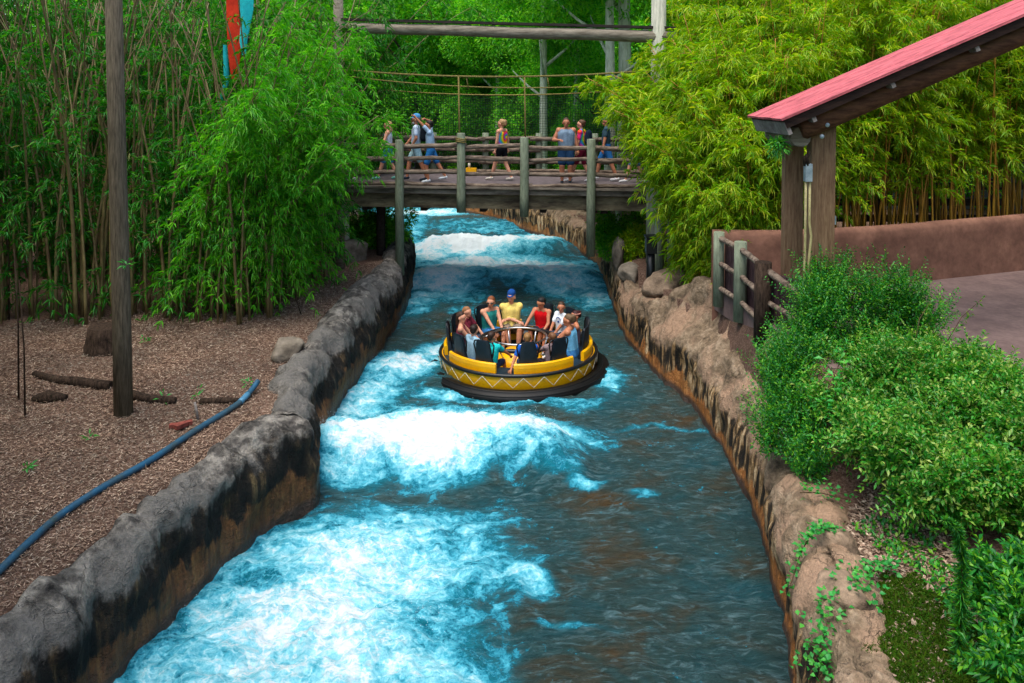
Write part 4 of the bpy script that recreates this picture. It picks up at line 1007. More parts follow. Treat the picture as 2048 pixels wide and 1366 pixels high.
walker(862, .95, 1.66, LEFT, 'youth in a pale blue t-shirt and blue shorts reaching one arm up ahead', top='b5d2ee', bottom='2f78b8', hair='1c1512', feet=((-.08,.06,.066),(.09,-.40,.10)), hands=((-.20,.42,1.78),(.10,.16,1.68)), shoe='dfe6ea', skin='tan', lean=.06)
walker(1004, 1.45, 1.68, R(60), 'girl in a rainbow tie-dye tank top and black shorts on the bridge', top=tiedye(), bottom='16171c', hair='b08a5c', hairstyle='bun', sleeve='tank', feet=STEP(1,1.68), shoe='d8d0c4', hands=((-.24,.08,.80),(.26,-.02,.84)), legs='brief', skin='fair')
walker(1132, 1.0, 1.74, R(178), 'woman in a grey tank top and navy shorts standing behind the bridge railing', top='7d93a8', bottom='1f3c5c', hair='4a3424', hairstyle='ponytail', sleeve='tank', bulk=1.28, skin='tan', shoe='24282c', hands=((-.32,.05,.82),(.18,.25,1.16)))
walker(1163, 1.3, 1.68, R(70), 'person in a yellow and pink tie-dye shirt with a dark backpack and maroon shorts', top=tiedye(), bottom='7a1f38', hair='5a3a22', pack='1c2a3c', skin='fair', feet=STEP(1,1.68))
walker(1213, 1.7, 1.76, R(80), 'person in a wide teal cap and dark shirt behind the bright bamboo on the bridge', top='37505c', bottom='2f6fae', hair='3a2a20', hat='1f7f92', skin='tan', feet=STEP(-1,1.76))
walker(1272, 1.3, 1.60, R(75), 'person in a grey-blue t-shirt and denim shorts walking at the bamboo end of the bridge', top='8fb0bd', bottom='5f8aa8', hair='6a4a30', skin='fair', feet=STEP(1,1.6))
# ================================================================ pavilion with pink roof, fence, lamp, small things
def build_pavilion():
    p1 = PD(1583,520,12.0); p2 = PD(1639,520,11.3)
    root = thing('entrance_pavilion', (p2[0], p2[1], PATIO_Z), 'open timber pavilion with a sloping pink roof above the patio', 'pavilion')
    EZ = PD(1639,292,11.3)[2]
    # roof plane z = z0 + s*(x-x0)
    e = PD(1578,238,10.75); x0, z0 = e[0]-.05, e[2]; s = .435
    YF, YB = 10.75, 12.3; XR = 9.2
    def rz_(x): return z0 + s*(x-x0)
    for p, w_ in ((p2,.36),(p1,.29)):
        m_ = MB(); h = rz_(p[0]) - .36
        m_.box((p[0],p[1],(1.9+h)/2), (w_, w_*.55, h-1.9)); m_.build('post', M['postwood'], root)
        MB().box((15.0,p[1],2.0+.5*(h-1.9)), (w_, w_*.9, h-1.9)).build('post', M['postwood'], root)
    # big round log rafters
    for yy in (11.15, 11.95):
        a = np.array((x0+.38, yy, rz_(x0+.38)-.30)); b = np.array((XR, yy, rz_(XR)-.30))
        k = 10; pts = [a+(b-a)*i/k for i in range(k+1)]
        MB().tube([a-(b-a)/np.linalg.norm(b-a)*.05]+pts, [.15]+[.195]*(k+1), 16, wob=.01).build('log_rafter', M['beamwood'], root)
        a2 = np.array((14.8, yy, rz_(2*XR-14.8)-.30)); MB().tube([b, a2], [.19,.19], 14).build('log_rafter', M['beamwood'], root)
        for (px,py) in ((1655,250),(1644,273)):
            q = PD(px,py,yy-.2); 
            if yy < 12: MB().ball(q, (.035,.03,.035), 8).build('bolt', M['galv'], root)
    # eave log lying across the posts
    ev = MB(); ev.tube([(p1[0]-.22, YF+.35, rz_(p1[0]-.3)-.40), (p1[0]-.22, YB-.05, rz_(p1[0]-.3)-.40)], .15, 14, wob=.02); ev.build('eave_log', M['logbeam'], root)
    L = (XR-x0)/math.cos(math.atan(s))
    ang = math.atan(s); rot = Matrix.Rotation(-ang, 3, 'Y')
    cx = (x0+XR)/2; 
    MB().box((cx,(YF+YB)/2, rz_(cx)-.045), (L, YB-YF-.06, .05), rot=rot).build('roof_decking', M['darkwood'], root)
    # pink roofing in overlapping sheets
    nsh = 4; wS = (YB-YF)/nsh
    for i in range(nsh):
        m_ = MB(); m_.box((cx-.03,YF+wS*(i+.5), rz_(cx-.03)+.012+.004*(i%2)), (L+.06, wS*1.01, .035), rot=rot, jitter=.004)
        m_.build('roof_sheet', M['roof'], root)
    MB().box((2*XR-cx,(YF+YB)/2, rz_(cx)), (L, YB-YF, .06), rot=Matrix.Rotation(ang, 3, 'Y')).build('roof_slope', M['roof'], root)
    # eave board and purlins
    MB().box((x0+.06,(YF+YB)/2, rz_(x0+.06)-.16), (.06, YB-YF-.1, .2), rot=rot).build('eave_board', M['purlin'], root)
    for i, xx in enumerate((x0+.42, x0+1.55, x0+2.75, x0+3.95)):
        MB().box((xx,(YF+YB)/2+.02, rz_(xx)-.15), (.06, YB-YF-.06, .16), rot=rot).build('purlin', M['purlin'], root)
    # gable board that closes the roof's near edge
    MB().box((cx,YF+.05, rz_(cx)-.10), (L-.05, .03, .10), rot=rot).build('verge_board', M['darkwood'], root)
    # conduits, junction box
    g = thing('junction_box', PD(1616,345,11.05), 'small pale grey electrical junction box with cream conduits strapped to the pavilion post', 'electrical box')
    ORG[g] = np.array(PD(1616,345,11.05))
    q = ORG[g]
    MB().box(q, (.10,.09,.26)).build('box', M['galv'], g)
    for dx in (-.03,.03):
        pts = [(q[0]+dx,q[1],q[2]-.12),(q[0]+dx,q[1],q[2]-.75),(q[0]+dx+.03*(dx>0),q[1],q[2]-.95),(q[0]+dx,q[1],q[2]-1.3),(q[0]+dx-.02,q[1],PATIO_Z)]
        MB().tube(pts, .019, 8).build('conduit', M['conduit'], g)
    MB().tube([(q[0]-.02,q[1],q[2]+.11),(q[0]-.05,q[1]-.02,q[2]+.22),(q[0]+.02,q[1]-.01,q[2]+.30)], [.05,.045,.02], 8).build('dry_leaf_nest', M['stump'], g)
    q = PD(1665,440,11.3)
    g2 = thing('outlet_box', q, 'small white outlet box on a thin blue conduit beside the pavilion post', 'electrical box')
    MB().box(q, (.075,.08,.13)).build('box', M['galv'], g2)
    MB().tube([(q[0]-.02,q[1],q[2]+.06),(q[0]-.015,q[1],EZ-.1)], .012, 6).build('conduit', M['galv'], g2)
    return p1, rz_
P1, RZ = build_pavilion()

def build_fence():
    a = PD(1437,585,13.7); b = PD(1480,614,12.9); c = PD(1525,660,11.9); d = PD(1600,690,11.3)
    root = thing('log_fence', a, 'short rustic log fence with green posts beside the terracotta wall', 'fence')
    def post(p, h, m, r_): 
        MB().tube([(p[0],p[1],p[2]-.25),(p[0],p[1],p[2]+h*.5),(p[0],p[1],p[2]+h)], [r_,r_*.98,r_*.94], 12, wob=.02).build('post', m, root)
    post(a, 1.12, M['greenpost'], .105); post(b, 1.14, M['greenpost'], .115); post(c, 1.10, M['stump'], .14); 
    def L_(p, q, z0, z1, r_): log(MB(), (p[0],p[1]+.02,p[2]+z0), (q[0],q[1]-.02,q[2]+z1), r_, r_*.9, wob=.01).build('rail', M['rail'], root)
    for z, r_ in ((1.02,.055),(.55,.05),(.10,.05)):
        L_(a, b, z, z, r_); L_(b, c, z, z, r_)
    L_(c, d, 1.02, .75, .06); L_(c, d, .5, .35, .05)
    # boards behind the posts
    P3 = [np.array(a)+np.array((.14,.05,0)), np.array(b)+np.array((.16,.05,0)), np.array(c)+np.array((.2,0,0)), np.array(d)+np.array((.25,0,0))]
    for i in range(3):
        n = 7
        for k in range(n):
            p = P3[i]+(P3[i+1]-P3[i])*(k+.5)/n; dv = P3[i+1]-P3[i]
            MB().box((p[0],p[1],p[2]+.42+random.uniform(-.02,.02)), (np.linalg.norm(dv[:2])/n*.94,.03,.95), math.atan2(dv[1],dv[0])).build('board', M['planks'], root)
build_fence()

# tall wooden pole on the mulch
def build_pole():
    z = 1.0
    for _ in range(6): b = PZ(247,828,z); z = gz(b[0],b[1])
    mb = MB(); mb.tube([(b[0],b[1],z-.3),(b[0]-.0,b[1],z+1.5),(b[0]-.02,b[1],z+4),(b[0]-.05,b[1],z+9.5)], [.132,.126,.120,.108], 20, wob=.008)
    tag(mb.build('utility_pole', M['pole']), 'tall round weathered wooden pole standing in the mulch beside a fallen branch', 'pole')
build_pole()
def gp(px, py, lift=0.0):                                  # point on the banks seen at a pixel
    z = 1.2
    for _ in range(6): p = PZ(px,py,z); z = gz(p[0],p[1])
    return np.array((p[0],p[1],z+lift))
def build_small():
    # blue hose
    px = [(-60,1210),(30,1120),(110,1045),(200,985),(300,930),(390,868),(440,838),(480,812),(505,790),(516,781)]
    pts = [gp(x,y,.05) for x,y in px]; pts[-1][2] += .10; pts[-2][2] += .04
    P_ = np.array(pts); t = np.linspace(0,1,len(P_)); tt = np.linspace(0,1,60)
    Q = np.stack([np.interp(tt,t,P_[:,i]) for i in range(3)],1)
    for _ in range(4): Q[1:-1] = (Q[:-2]+2*Q[1:-1]+Q[2:])/4
    h = thing('hose', Q[30], 'thick blue hose lying along the top of the grey channel wall', 'hose')
    MB().tube(Q, .043, 12).build('pipe', M['hose'], h)
    MB().tube(Q[46:51], .047, 12).build('coupling_tape', M['hosetape'], h)
    # fallen branch in three pieces of root
    for pts_, rr, lab in (([(70,752),(110,765),(160,770),(222,778)], (.05,.07,.08,.09), 'dark fallen branch lying beside the tall pole'),
                          ([(262,795),(300,803),(340,806),(352,806)], (.08,.07,.06,.05), 'short dark fallen log at the foot of the tall pole'),
                          ([(400,808),(440,806),(492,806)], (.045,.05,.04), 'thin dark branch running to the blue hose')):
        tag(MB().tube([gp(x,y,.04) for x,y in pts_], rr, 8, wob=.15).build('fallen_branch', M['stump']), lab, 'branch')
    c = gp(205,700); s = MB(); n = 14
    s.tube([(c[0],c[1],c[2]-.1),(c[0],c[1],c[2]+.05),(c[0],c[1],c[2]+.25),(c[0]+.02,c[1],c[2]+.42)], [.36,.30,.25,.24], n, wob=.12)
    tag(s.build('tree_stump', M['stump']), 'dark broken tree stump behind the tall pole', 'tree stump')
    c = gp(100,800); m_ = MB(); m_.tube([(c[0]-.25,c[1],c[2]),(c[0],c[1]-.03,c[2]+.05),(c[0]+.25,c[1],c[2]+.03)], [.05,.10,.06], 8, wob=.2)
    tag(m_.build('fallen_branch', M['stump']), 'short black chunk of wood near a seedling on the mulch', 'wood')
    for i,(px_,py_) in enumerate(((352,856),(372,852),(362,860))):
        c = gp(px_,py_,.035+.03*(i==2)); tag(MB().box(c, (.17,.08,.06), rz=.2+.4*i).build('broken_brick', M['brick']), 'broken red brick lying on the mulch beside the blue hose', 'brick', 'broken bricks by the hose')
    a = gp(397,842); b = a+np.array((-.06,.02,.27)); tag(MB().tube([a-np.array((0,0,.05)),(a+b)/2,b], [.022,.02,.018], 7).build('stake', M['purlin']), 'short pale wooden stake stuck in the mulch above the broken bricks', 'stake')
    a = gp(604,630); b = PD(580,560,a[1]+.1); tag(MB().tube([a-np.array((0,0,.05)),b], [.012,.009], 6).build('thin_stick', M['stump']), 'thin dark stick standing in the mulch near the bamboo stems', 'stick')
    for px_,py_,t_ in ((18,640,(12,430)),(50,835,(38,560)),(37,800,(28,500))):
        a = gp(px_,py_ if py_<900 else 900); b = PD(t_[0],t_[1],a[1]); tag(MB().tube([a-np.array((0,0,.05)),(a+b)/2+np.array((.03,0,0)),b], [.014,.011,.007], 6).build('sapling_stem', M['stump']), 'thin bare sapling stem rising from the dark mulch', 'sapling', 'bare saplings on the mulch')
    # black path lamp on its post
    q = PD(1302,490,16.9)
    g = thing('path_lamp', (q[0],q[1],1.3), 'black box lamp on a dark post beside the channel rocks', 'lamp')
    MB().box(q, (.24,.22,.36)).build('housing', M['black'], g)
    MB().box(q+np.array((0,0,.20)), (.28,.26,.04)).build('lid', M['black'], g)
    MB().tube([(q[0],q[1]+.02,1.1),(q[0],q[1]+.02,q[2]-.17)], [.11,.09], 10).build('post', M['black'], g)
    for px_ in (1318,1342):
        a = PD(px_,540,17.4); b = PD(px_,445,17.4); tag(MB().tube([(a[0],a[1],1.0),(b[0],b[1],BZ-.5)], .10, 10).build('support_post', M['greenpost']), 'round support post under the bridge end behind the path lamp', 'post', 'support posts behind the path lamp')
    for px_,D in ((690,19.9),(762,20.3)):
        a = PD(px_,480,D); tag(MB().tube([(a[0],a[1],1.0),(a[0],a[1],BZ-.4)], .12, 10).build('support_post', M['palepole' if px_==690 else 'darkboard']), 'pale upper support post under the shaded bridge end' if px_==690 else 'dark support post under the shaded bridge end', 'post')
    # banners deep in the bamboo
    g = thing('festival_banner', PD(470,330,15.9)*np.array((1,1,0))+np.array((0,0,1.6)), 'tall red and turquoise hanging banner behind the bamboo', 'banner')
    o_ = ORG[g]
    def strip(pxs, m, nm):
        V = []; 
        for (xl,xr,y) in pxs:
            a = PD(xl,y,15.9); b = PD(xr,y,15.9); V += [a, (a+b)/2+np.array((0,-.08,0)), b]
        n = len(pxs); f = []
        for i in range(n-1):
            for k in range(2): f.append((i*3+k, i*3+k+1, i*3+k+4, i*3+k+3))
        mb = MB(); mb.add(V, f, True); bk = [v+np.array((0,.03,0)) for v in V]; mb.add(bk, [tuple(reversed(q)) for q in f], True); mb.build(nm, m, g)
    strip([(452,478,-40),(453,479,40),(455,482,90),(460,478,140),(464,472,160)], M['banner_red'], 'red_cloth')
    strip([(478,508,-40),(480,506,20),(482,502,40),(478,494,80),(484,492,110)], M['banner_teal'], 'turquoise_cloth')
    strip([(446,453,90),(446,455,120),(448,458,160),(436,444,205)], M['banner_teal'], 'turquoise_cloth')
    a = PD(490,0,16.0); MB().tube([(a[0],a[1]+.1,1.5),(a[0],a[1]+.1,9.5)], .05, 8).build('pole', M['stump'], g)
    tag(MB().tube([PD(135,95,18),PD(141,72,18),PD(139,60,18)], [.10,.07,.02], 8).build('red_lantern', M['banner_red']), 'small red lantern hanging in the dark bamboo', 'lantern')
build_small()
# dark rail fence and pale wall far behind the right-hand bamboo
def build_back_fence():
    root = thing('rail_fence', (11,21,1.4), 'dark wooden rail fence behind the golden bamboo stems', 'fence')
    for x in np.arange(5.5,18,1.6): MB().box((x,21,2.3),(.16,.14,2.0)).build('post', M['darkboard'], root)
    for z in (1.75,2.2,2.65,3.1): MB().box((11.7,20.9,z),(13,.06,.2)).build('rail', M['darkboard'], root)
    tag(MB().box((13,27.5,2.6),(19,.2,2.6)).build('pale_wall', M['palewall']), 'pale grey wall glimpsed behind the dark rail fence', 'wall')
build_back_fence()
# ================================================================ foliage
def unit(v): return v/(np.linalg.norm(v, axis=-1, keepdims=True)+1e-9)
def leaf_arrays(base, d, up, L, Wd, droop=.25, mid=.42):
    """kite-shaped leaves folded along the midrib: 4 verts, 2 tris each"""
    d = unit(d); s = unit(np.cross(d, up)); u = np.cross(s, d)
    L = L[:,None]; Wd = Wd[:,None]
    m_ = base + d*L*mid + u*L*.03
    tip = base + d*L - np.array((0,0,1.))*L*droop
    V = np.stack([base, m_ + s*Wd*.5 + u*Wd*.18, tip, m_ - s*Wd*.5 + u*Wd*.18], 1).reshape(-1,3)
    i = np.arange(len(base))[:,None]*4
    F = np.concatenate([i+np.array([[0,1,2]]), i+np.array([[0,2,3]])], 1).reshape(-1,3)
    return V, F
def leaves_mesh(name, base, d, L, Wd, droop=.25, g=None, mid=.42):
    g = g or rng; up = unit(np.array((0,0,1.)) + g.normal(0,.45,base.shape))
    V, F = leaf_arrays(base, d, up, L, Wd, droop, mid)
    return np_mesh(name, V, F)

# ---- bamboo
def culm_path(g, H, lean, az, b, K=15, arch=1.0):
    t = np.linspace(0,1,K); h = lean*(t**1.9)
    x = b[0] + np.cos(az)*h*H; y = b[1] + np.sin(az)*h*H
    z = H*(t - .16*arch*lean*2*t**3)
    wob = g.normal(0,.02,(K,2)).cumsum(0)*.6; wob[0] = 0
    return np.stack([x+wob[:,0], y+wob[:,1], z], 1)
def bamboo_variant(seed, ncul, H, lean, base_r, az0, azs, leafm, culmm, t0=.18, t1=1.0, nbr=24, bl=(.5,1.1), fans=6, lv=(5,8), LL=(.12,.20), WW=.026, cr=.022, label='', cat='bamboo', group='', hang=.5):
    g = np.random.default_rng(seed)
    root = thing('bamboo_clump', (0,0,0), label, cat, group); ORG[root] = np.zeros(3)
    B = []; D = []; BR = MB()
    for c in range(ncul):
        az = az0 + g.normal(0, azs) if azs < 3 else g.uniform(0, 2*math.pi)
        rr = base_r*math.sqrt(g.uniform()); a = g.uniform(0, 2*math.pi)
        Hc_ = H*g.uniform(.62,1.08); ln = lean*g.uniform(.3,1.25)
        P_ = culm_path(g, Hc_, ln, az, (rr*math.cos(a), rr*math.sin(a)), arch=1.2)
        r0 = cr*g.uniform(.6,1.2)
        K = len(P_); pts = []; rad = []
        for i in range(K):
            pts.append(P_[i]); rad.append(r0*(1-.8*(i/(K-1)))+.003)
        MB().tube(pts, rad, 6, smooth=True).build('culm', culmm, root)
        for b in range(nbr):
            t = t0 + (t1-t0)*((b+g.uniform())/nbr)**.85
            fi = t*(K-1); i = min(int(fi), K-2); p = P_[i] + (P_[i+1]-P_[i])*(fi-i)
            ba = g.uniform(0,2*math.pi); Lb = g.uniform(*bl)*(1.15-.5*t)
            d0 = np.array((math.cos(ba), math.sin(ba), g.uniform(.2,.9))); d0 /= np.linalg.norm(d0)
            S = np.linspace(0.15,1,fans)
            Q = p + d0*(S*Lb)[:,None] - np.array((0,0,1))*(hang*Lb*S**2)[:,None]
            BR.tube([p, Q[fans//2], Q[-1]], [.004,.003,.0015], 3, caps=False)
            for k in range(fans):
                nl = g.integers(*lv)
                td = unit(Q[min(k+1,fans-1)]-Q[max(k-1,0)])
                dv = td*.75 + g.normal(0,.62,(nl,3)); dv[:,2] -= .12
                B.append(np.repeat(Q[k][None],nl,0)+g.normal(0,.025,(nl,3))); D.append(dv)
    B = np.concatenate(B); D = np.concatenate(D); n = len(B)
    L = g.uniform(LL[0],LL[1],n); W_ = WW*g.uniform(.7,1.25,n)
    link('foliage', leaves_mesh('bamboo_foliage', B, D, L, W_, .28, g), leafm, root)['kind'] = 'stuff'
    o = BR.build('branch_spray', culmm, root); o['kind'] = 'stuff'
    return root
def place(src, first, loc, rz, s=1.0, sz=1.0):
    o = src if first else copy_tree(src)
    o.location = tuple(float(v) for v in loc); o.rotation_euler = (0,0,rz); o.scale = (s,s,s*sz)
    return o
LBL_L = 'dense green bamboo clump growing on the mulched bank behind the tall pole'
LBL_R = 'golden-stemmed yellow-green bamboo clump crowding behind the terracotta wall'
SHADE_TREES = []
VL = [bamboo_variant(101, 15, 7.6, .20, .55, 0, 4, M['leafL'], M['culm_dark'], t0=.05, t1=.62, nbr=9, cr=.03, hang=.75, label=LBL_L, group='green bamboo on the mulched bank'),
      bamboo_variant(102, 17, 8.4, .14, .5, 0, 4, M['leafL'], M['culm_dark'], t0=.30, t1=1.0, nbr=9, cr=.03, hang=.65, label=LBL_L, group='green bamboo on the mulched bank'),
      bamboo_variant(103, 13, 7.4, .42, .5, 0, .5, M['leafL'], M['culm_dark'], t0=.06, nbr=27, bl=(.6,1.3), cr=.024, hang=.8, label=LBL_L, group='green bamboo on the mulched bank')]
LBL_M = 'yellow-green bamboo clump with leaves painted brighter as if sunlit, arching towards the bridge end'
VL.append(bamboo_variant(104, 20, 9.0, .26, .7, 0, 4, M['leafL'], M['culm_dark'], t0=.25, t1=1.0, nbr=5, fans=4, cr=.036, hang=.6, label=LBL_L, group='green bamboo on the mulched bank'))
VL.append(bamboo_variant(105, 13, 7.0, .42, .5, 0, .5, M['leafM'], M['culm_dark'], t0=.08, nbr=26, bl=(.6,1.3), cr=.022, hang=.8, label=LBL_M, group='lit-painted bamboo by the bridge end'))
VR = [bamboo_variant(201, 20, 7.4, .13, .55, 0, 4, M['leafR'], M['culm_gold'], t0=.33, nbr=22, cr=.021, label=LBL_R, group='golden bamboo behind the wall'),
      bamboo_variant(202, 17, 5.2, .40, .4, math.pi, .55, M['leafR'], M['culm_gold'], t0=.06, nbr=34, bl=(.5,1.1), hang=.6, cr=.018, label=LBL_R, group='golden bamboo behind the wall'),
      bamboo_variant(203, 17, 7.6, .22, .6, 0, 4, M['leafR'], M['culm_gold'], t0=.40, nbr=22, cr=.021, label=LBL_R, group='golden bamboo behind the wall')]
usedv = set(); LAB0 = {}
def putv(v, x, y, rz, s=1.0, sz=1.0, z=None, lab=None):
    f = id(v) not in usedv; usedv.add(id(v)); LAB0.setdefault(id(v), (v['label'], v['group']))
    o = place(v, f, (x,y,gz(x,y)-.03 if z is None else z), rz, s, sz)
    o['label'], o['group'] = lab or LAB0[id(v)]
    return o
def leanrot(v, az): return az      # variants that lean do so towards local +X (or pi for VR[1])
# left bank: front row by base pixel, then rows behind
front = [(-20,645,1),(80,640,0),(190,640,3),(310,636,0),(400,640,4),(475,640,3),(505,632,4),(560,606,4),(618,570,0)]
FRONT_LAB = [(t, 'front bamboo along the mulch') for t in ('dark bamboo clump rising behind the thin bare saplings', 'sparse dark bamboo clump behind the fallen branch', 'tall brown-stemmed bamboo clump right behind the tree stump',
    'low-leaved bamboo clump standing just past the tall pole', 'bright drooping bamboo clump above the mulch past the tall pole', 'bare-stemmed bamboo clump between two bright drooping clumps',
    'bright drooping bamboo clump with exposed green stems near the thin stick', 'lit-painted bamboo clump overhanging the mulch beside the low grey rock', 'bamboo clump nearest the bridge support posts')]
for i,(px,py,k) in enumerate(front):
    p = gp(px,py)
    putv(VL[k], p[0], p[1]+.25, random.uniform(-.5,.3) if k in (2,4) else random.uniform(0,6.28), random.uniform(.85,1.0), lab=FRONT_LAB[i])
for i in range(13):
    x = -12.5 + i*.68 + random.uniform(-.2,.2); y = 17.0 + random.uniform(-.5,.9)
    if x > -6.0: continue
    k = (3,1,3,0)[i%4] if x < -7.5 else (4,3,2)[i%3]
    putv(VL[k], x, y, random.uniform(0,6.28) if k not in (2,4) else random.uniform(-.7,.7), random.uniform(.95,1.15))
for i in range(12):
    x = -17 + i*1.05 + random.uniform(-.3,.3); y = 22.5 + random.uniform(-.8,2.0)
    putv(VL[i%3], x, y, random.uniform(0,6.28), random.uniform(1.0,1.3), lab=('tall bamboo clump deep in the grove behind the banner', 'bamboo deep in the grove'))
# tall ones leaning out over the far bank beside the bridge end
for (x,y,rz,s) in ((-7.0,18.2,-.1,.95),(-7.2,21.0,.1,1.1),(-7.8,20.2,.3,1.15),(-6.8,23.4,-.3,1.15)):
    putv(VL[4], x, y, rz, s)
# the grove goes on beside the camera, out of the frame, added for its shade
for (x,y) in ((-10.5,7.5),(-12,9.5),(-11.2,5),(-13.5,12),(-9.8,3.2),(-12.6,14.2)): putv(VL[1], x, y, random.uniform(0,6.28), 1.15)
for (x,y,s_) in ((-9.6,5.2,.95),(-12.5,9.0,.95),(-7.4,3.6,.85),(-14.5,13,1.0),(-11,1.5,1.0),(6.9,1.4,.85),(9.8,4.6,.9)):
    SHADE_TREES.append((x,y,s_))  # unseen trees added to darken the left bank and lower right corner
# right bank
for (x,y,k,rz,s) in ((4.6,16.0,1,.1,1.0),(5.1,16.6,1,-.35,1.1),(4.75,15.0,1,-.1,.85),(5.6,15.2,0,1,.92),(5.9,16.0,0,2,1.0),(6.8,15.6,2,4,.95),(7.7,16.2,2,3,1.0),(8.7,16.4,2,5,.95),(9.7,17.0,2,.4,1.0),(10.8,17.4,2,1.6,1.05),(12,17.6,2,2.9,1.1),
                      (5.2,17.6,1,.2,1.2),(6.4,18.3,0,3.3,1.2),(7.6,18.6,2,5.1,1.2),(9.2,18.9,2,.9,1.2),(10.8,19.4,2,2.1,1.2),(13,19.5,2,4.1,1.2),(5.4,19.6,0,3.8,1.15),(4.5,17.0,1,.5,1.05),(5.3,15.9,1,.6,1.15),(5.2,16.9,0,5.5,.95),(4.55,16.5,1,.05,1.18)):
    putv(VR[k], x, y, rz, s, lab=[('tall leafy yellow-green bamboo clump with golden stems beside the pavilion roof', 'leafy golden bamboo'), ('arching yellow-green bamboo clump hanging over the bridge end and path lamp', 'arching golden bamboo'), ('bare-stemmed golden bamboo clump behind the terracotta patio wall', 'bare-stemmed golden bamboo')][k])

# ---- leafy trees behind the bridge
def blob_cloud(g, c, r, nb, rb): 
    P_ = g.normal(0,1,(nb,3)); P_ = unit(P_)*(g.uniform(0,1,(nb,1))**.45); return np.array(c)+P_*np.array(r), g.uniform(rb[0],rb[1],nb)
def blob_leaves(g, C, Rb, n, L, Wd, name, droop=.2, outer=.35, upb=.3, mid=.5):
    w_ = Rb**2/np.sum(Rb**2); k = g.choice(len(C), n, p=w_)
    d = unit(g.normal(0,1,(n,3))); r_ = Rb[k]*(1-outer*g.uniform(0,1,n)**2)
    B = C[k]+d*r_[:,None]; D = d*.7+g.normal(0,.6,(n,3)); D[:,2] += upb
    return leaves_mesh(name, B, D, g.uniform(L[0],L[1],n), Wd*g.uniform(.75,1.25,n), droop, g, mid)
def make_tree(seed, H, cr, label, group, trunkm, tr=.16, n=26000, crown_lo=.25):
    g = np.random.default_rng(seed)
    root = thing('tree', (0,0,0), label, 'tree', group); ORG[root] = np.zeros(3)
    t = MB(); t.tube([(0,0,-.3),(.05,0,H*.3),(-.05,.05,H*.6),(.05,0,H*.9)], [tr*1.2,tr,tr*.8,tr*.35], 10); tk = t.build('trunk', trunkm, root)
    for k in range(6):
        a = g.uniform(0,6.28); z = H*g.uniform(.35,.75); L = cr*g.uniform(.5,.9)
        MB().tube([(0,0,z),(math.cos(a)*L*.5,math.sin(a)*L*.5,z+L*.35),(math.cos(a)*L,math.sin(a)*L,z+L*.8)], [tr*.45,tr*.3,tr*.1], 6).build('limb', trunkm, tk)
    C, Rb = blob_cloud(g, (0,0,H*(crown_lo+1)/2), (cr,cr,H*(1-crown_lo)/2), 46, (cr*.22,cr*.42))
    o = link('crown', blob_leaves(g, C, Rb, n, (.14,.24), .075, 'crown', upb=.1), M['leafT'], root); o['kind'] = 'stuff'
    return root
LT1 = 'leafy green tree with a pale smooth trunk standing beyond the footbridge'
LT2 = 'dense dark-trunked green tree filling the background beyond the rapids'
T1 = make_tree(301, 13, 3.0, LT1, 'pale-trunked trees beyond the bridge', M['trunk'], .17, 22000, .52)
T2 = make_tree(302, 11, 3.2, LT2, 'background trees beyond the rapids', M['darktrunk'], .2, 30000, .02)
T3 = make_tree(303, 8, 2.6, LT2, 'background trees beyond the rapids', M['darktrunk'], .14, 26000, .0)
for i,(px,D,s) in enumerate(((1088,27.5,.85),(1218,23.2,.95),(1246,23.6,1.2),(1152,29,.7),(995,33,.7))):
    p = PD(px,300,D); putv(T1, p[0], p[1], random.uniform(0,6.28), s, z=gz(p[0],p[1]), lab=(('pale slender tree trunk rising behind the hanging rope', 'slimmer of the paired pale trunks beside the right-hand portal pole', 'thicker of the paired pale trunks beside the portal pole', 'thin pale trunk between the paired trunks and the slender one', 'small pale-trunked tree far behind the tie-dye girl')[i].replace('right-hand ',''), 'pale-trunked trees beyond the bridge'))
for i in range(15):
    x = -16 + i*2.3 + random.uniform(-.6,.6); putv(T2 if i%2 else T3, x, 37.5+random.uniform(-1.5,2.5), random.uniform(0,6.28), random.uniform(.95,1.25))
for i in range(17):
    x = -26 + i*3.4 + random.uniform(-.8,.8); putv(T2, x, 45+random.uniform(-2,3), random.uniform(0,6.28), random.uniform(1.3,1.6))
for (x,y,s) in ((3.6,27.5,.75),(5.4,25.6,.8),(7.5,27,.9),(2.6,31,.8),(.6,33.5,.8),(-2.2,35.5,.8),(-7.5,33.5,.8),(-11,33.5,.9),(10,27.5,.95),(13,28.5,1.0),(16,27,1.0)):
    putv(T3, x, y, random.uniform(0,6.28), s)
for i in range(12):
    putv(T2, -30+random.uniform(-2,2)+ (i%3)*4, 12+i*2.4, random.uniform(0,6.28), random.uniform(1.1,1.4)) if i < 8 else putv(T2, 20+random.uniform(-2,2), 16+(i-8)*5, random.uniform(0,6.28), 1.3)

for (x,y,s_) in SHADE_TREES: putv(T2, x, y, x, s_, lab=('unseen broad leafy tree added to shade the bank beside the camera', 'unseen trees added for shade'))
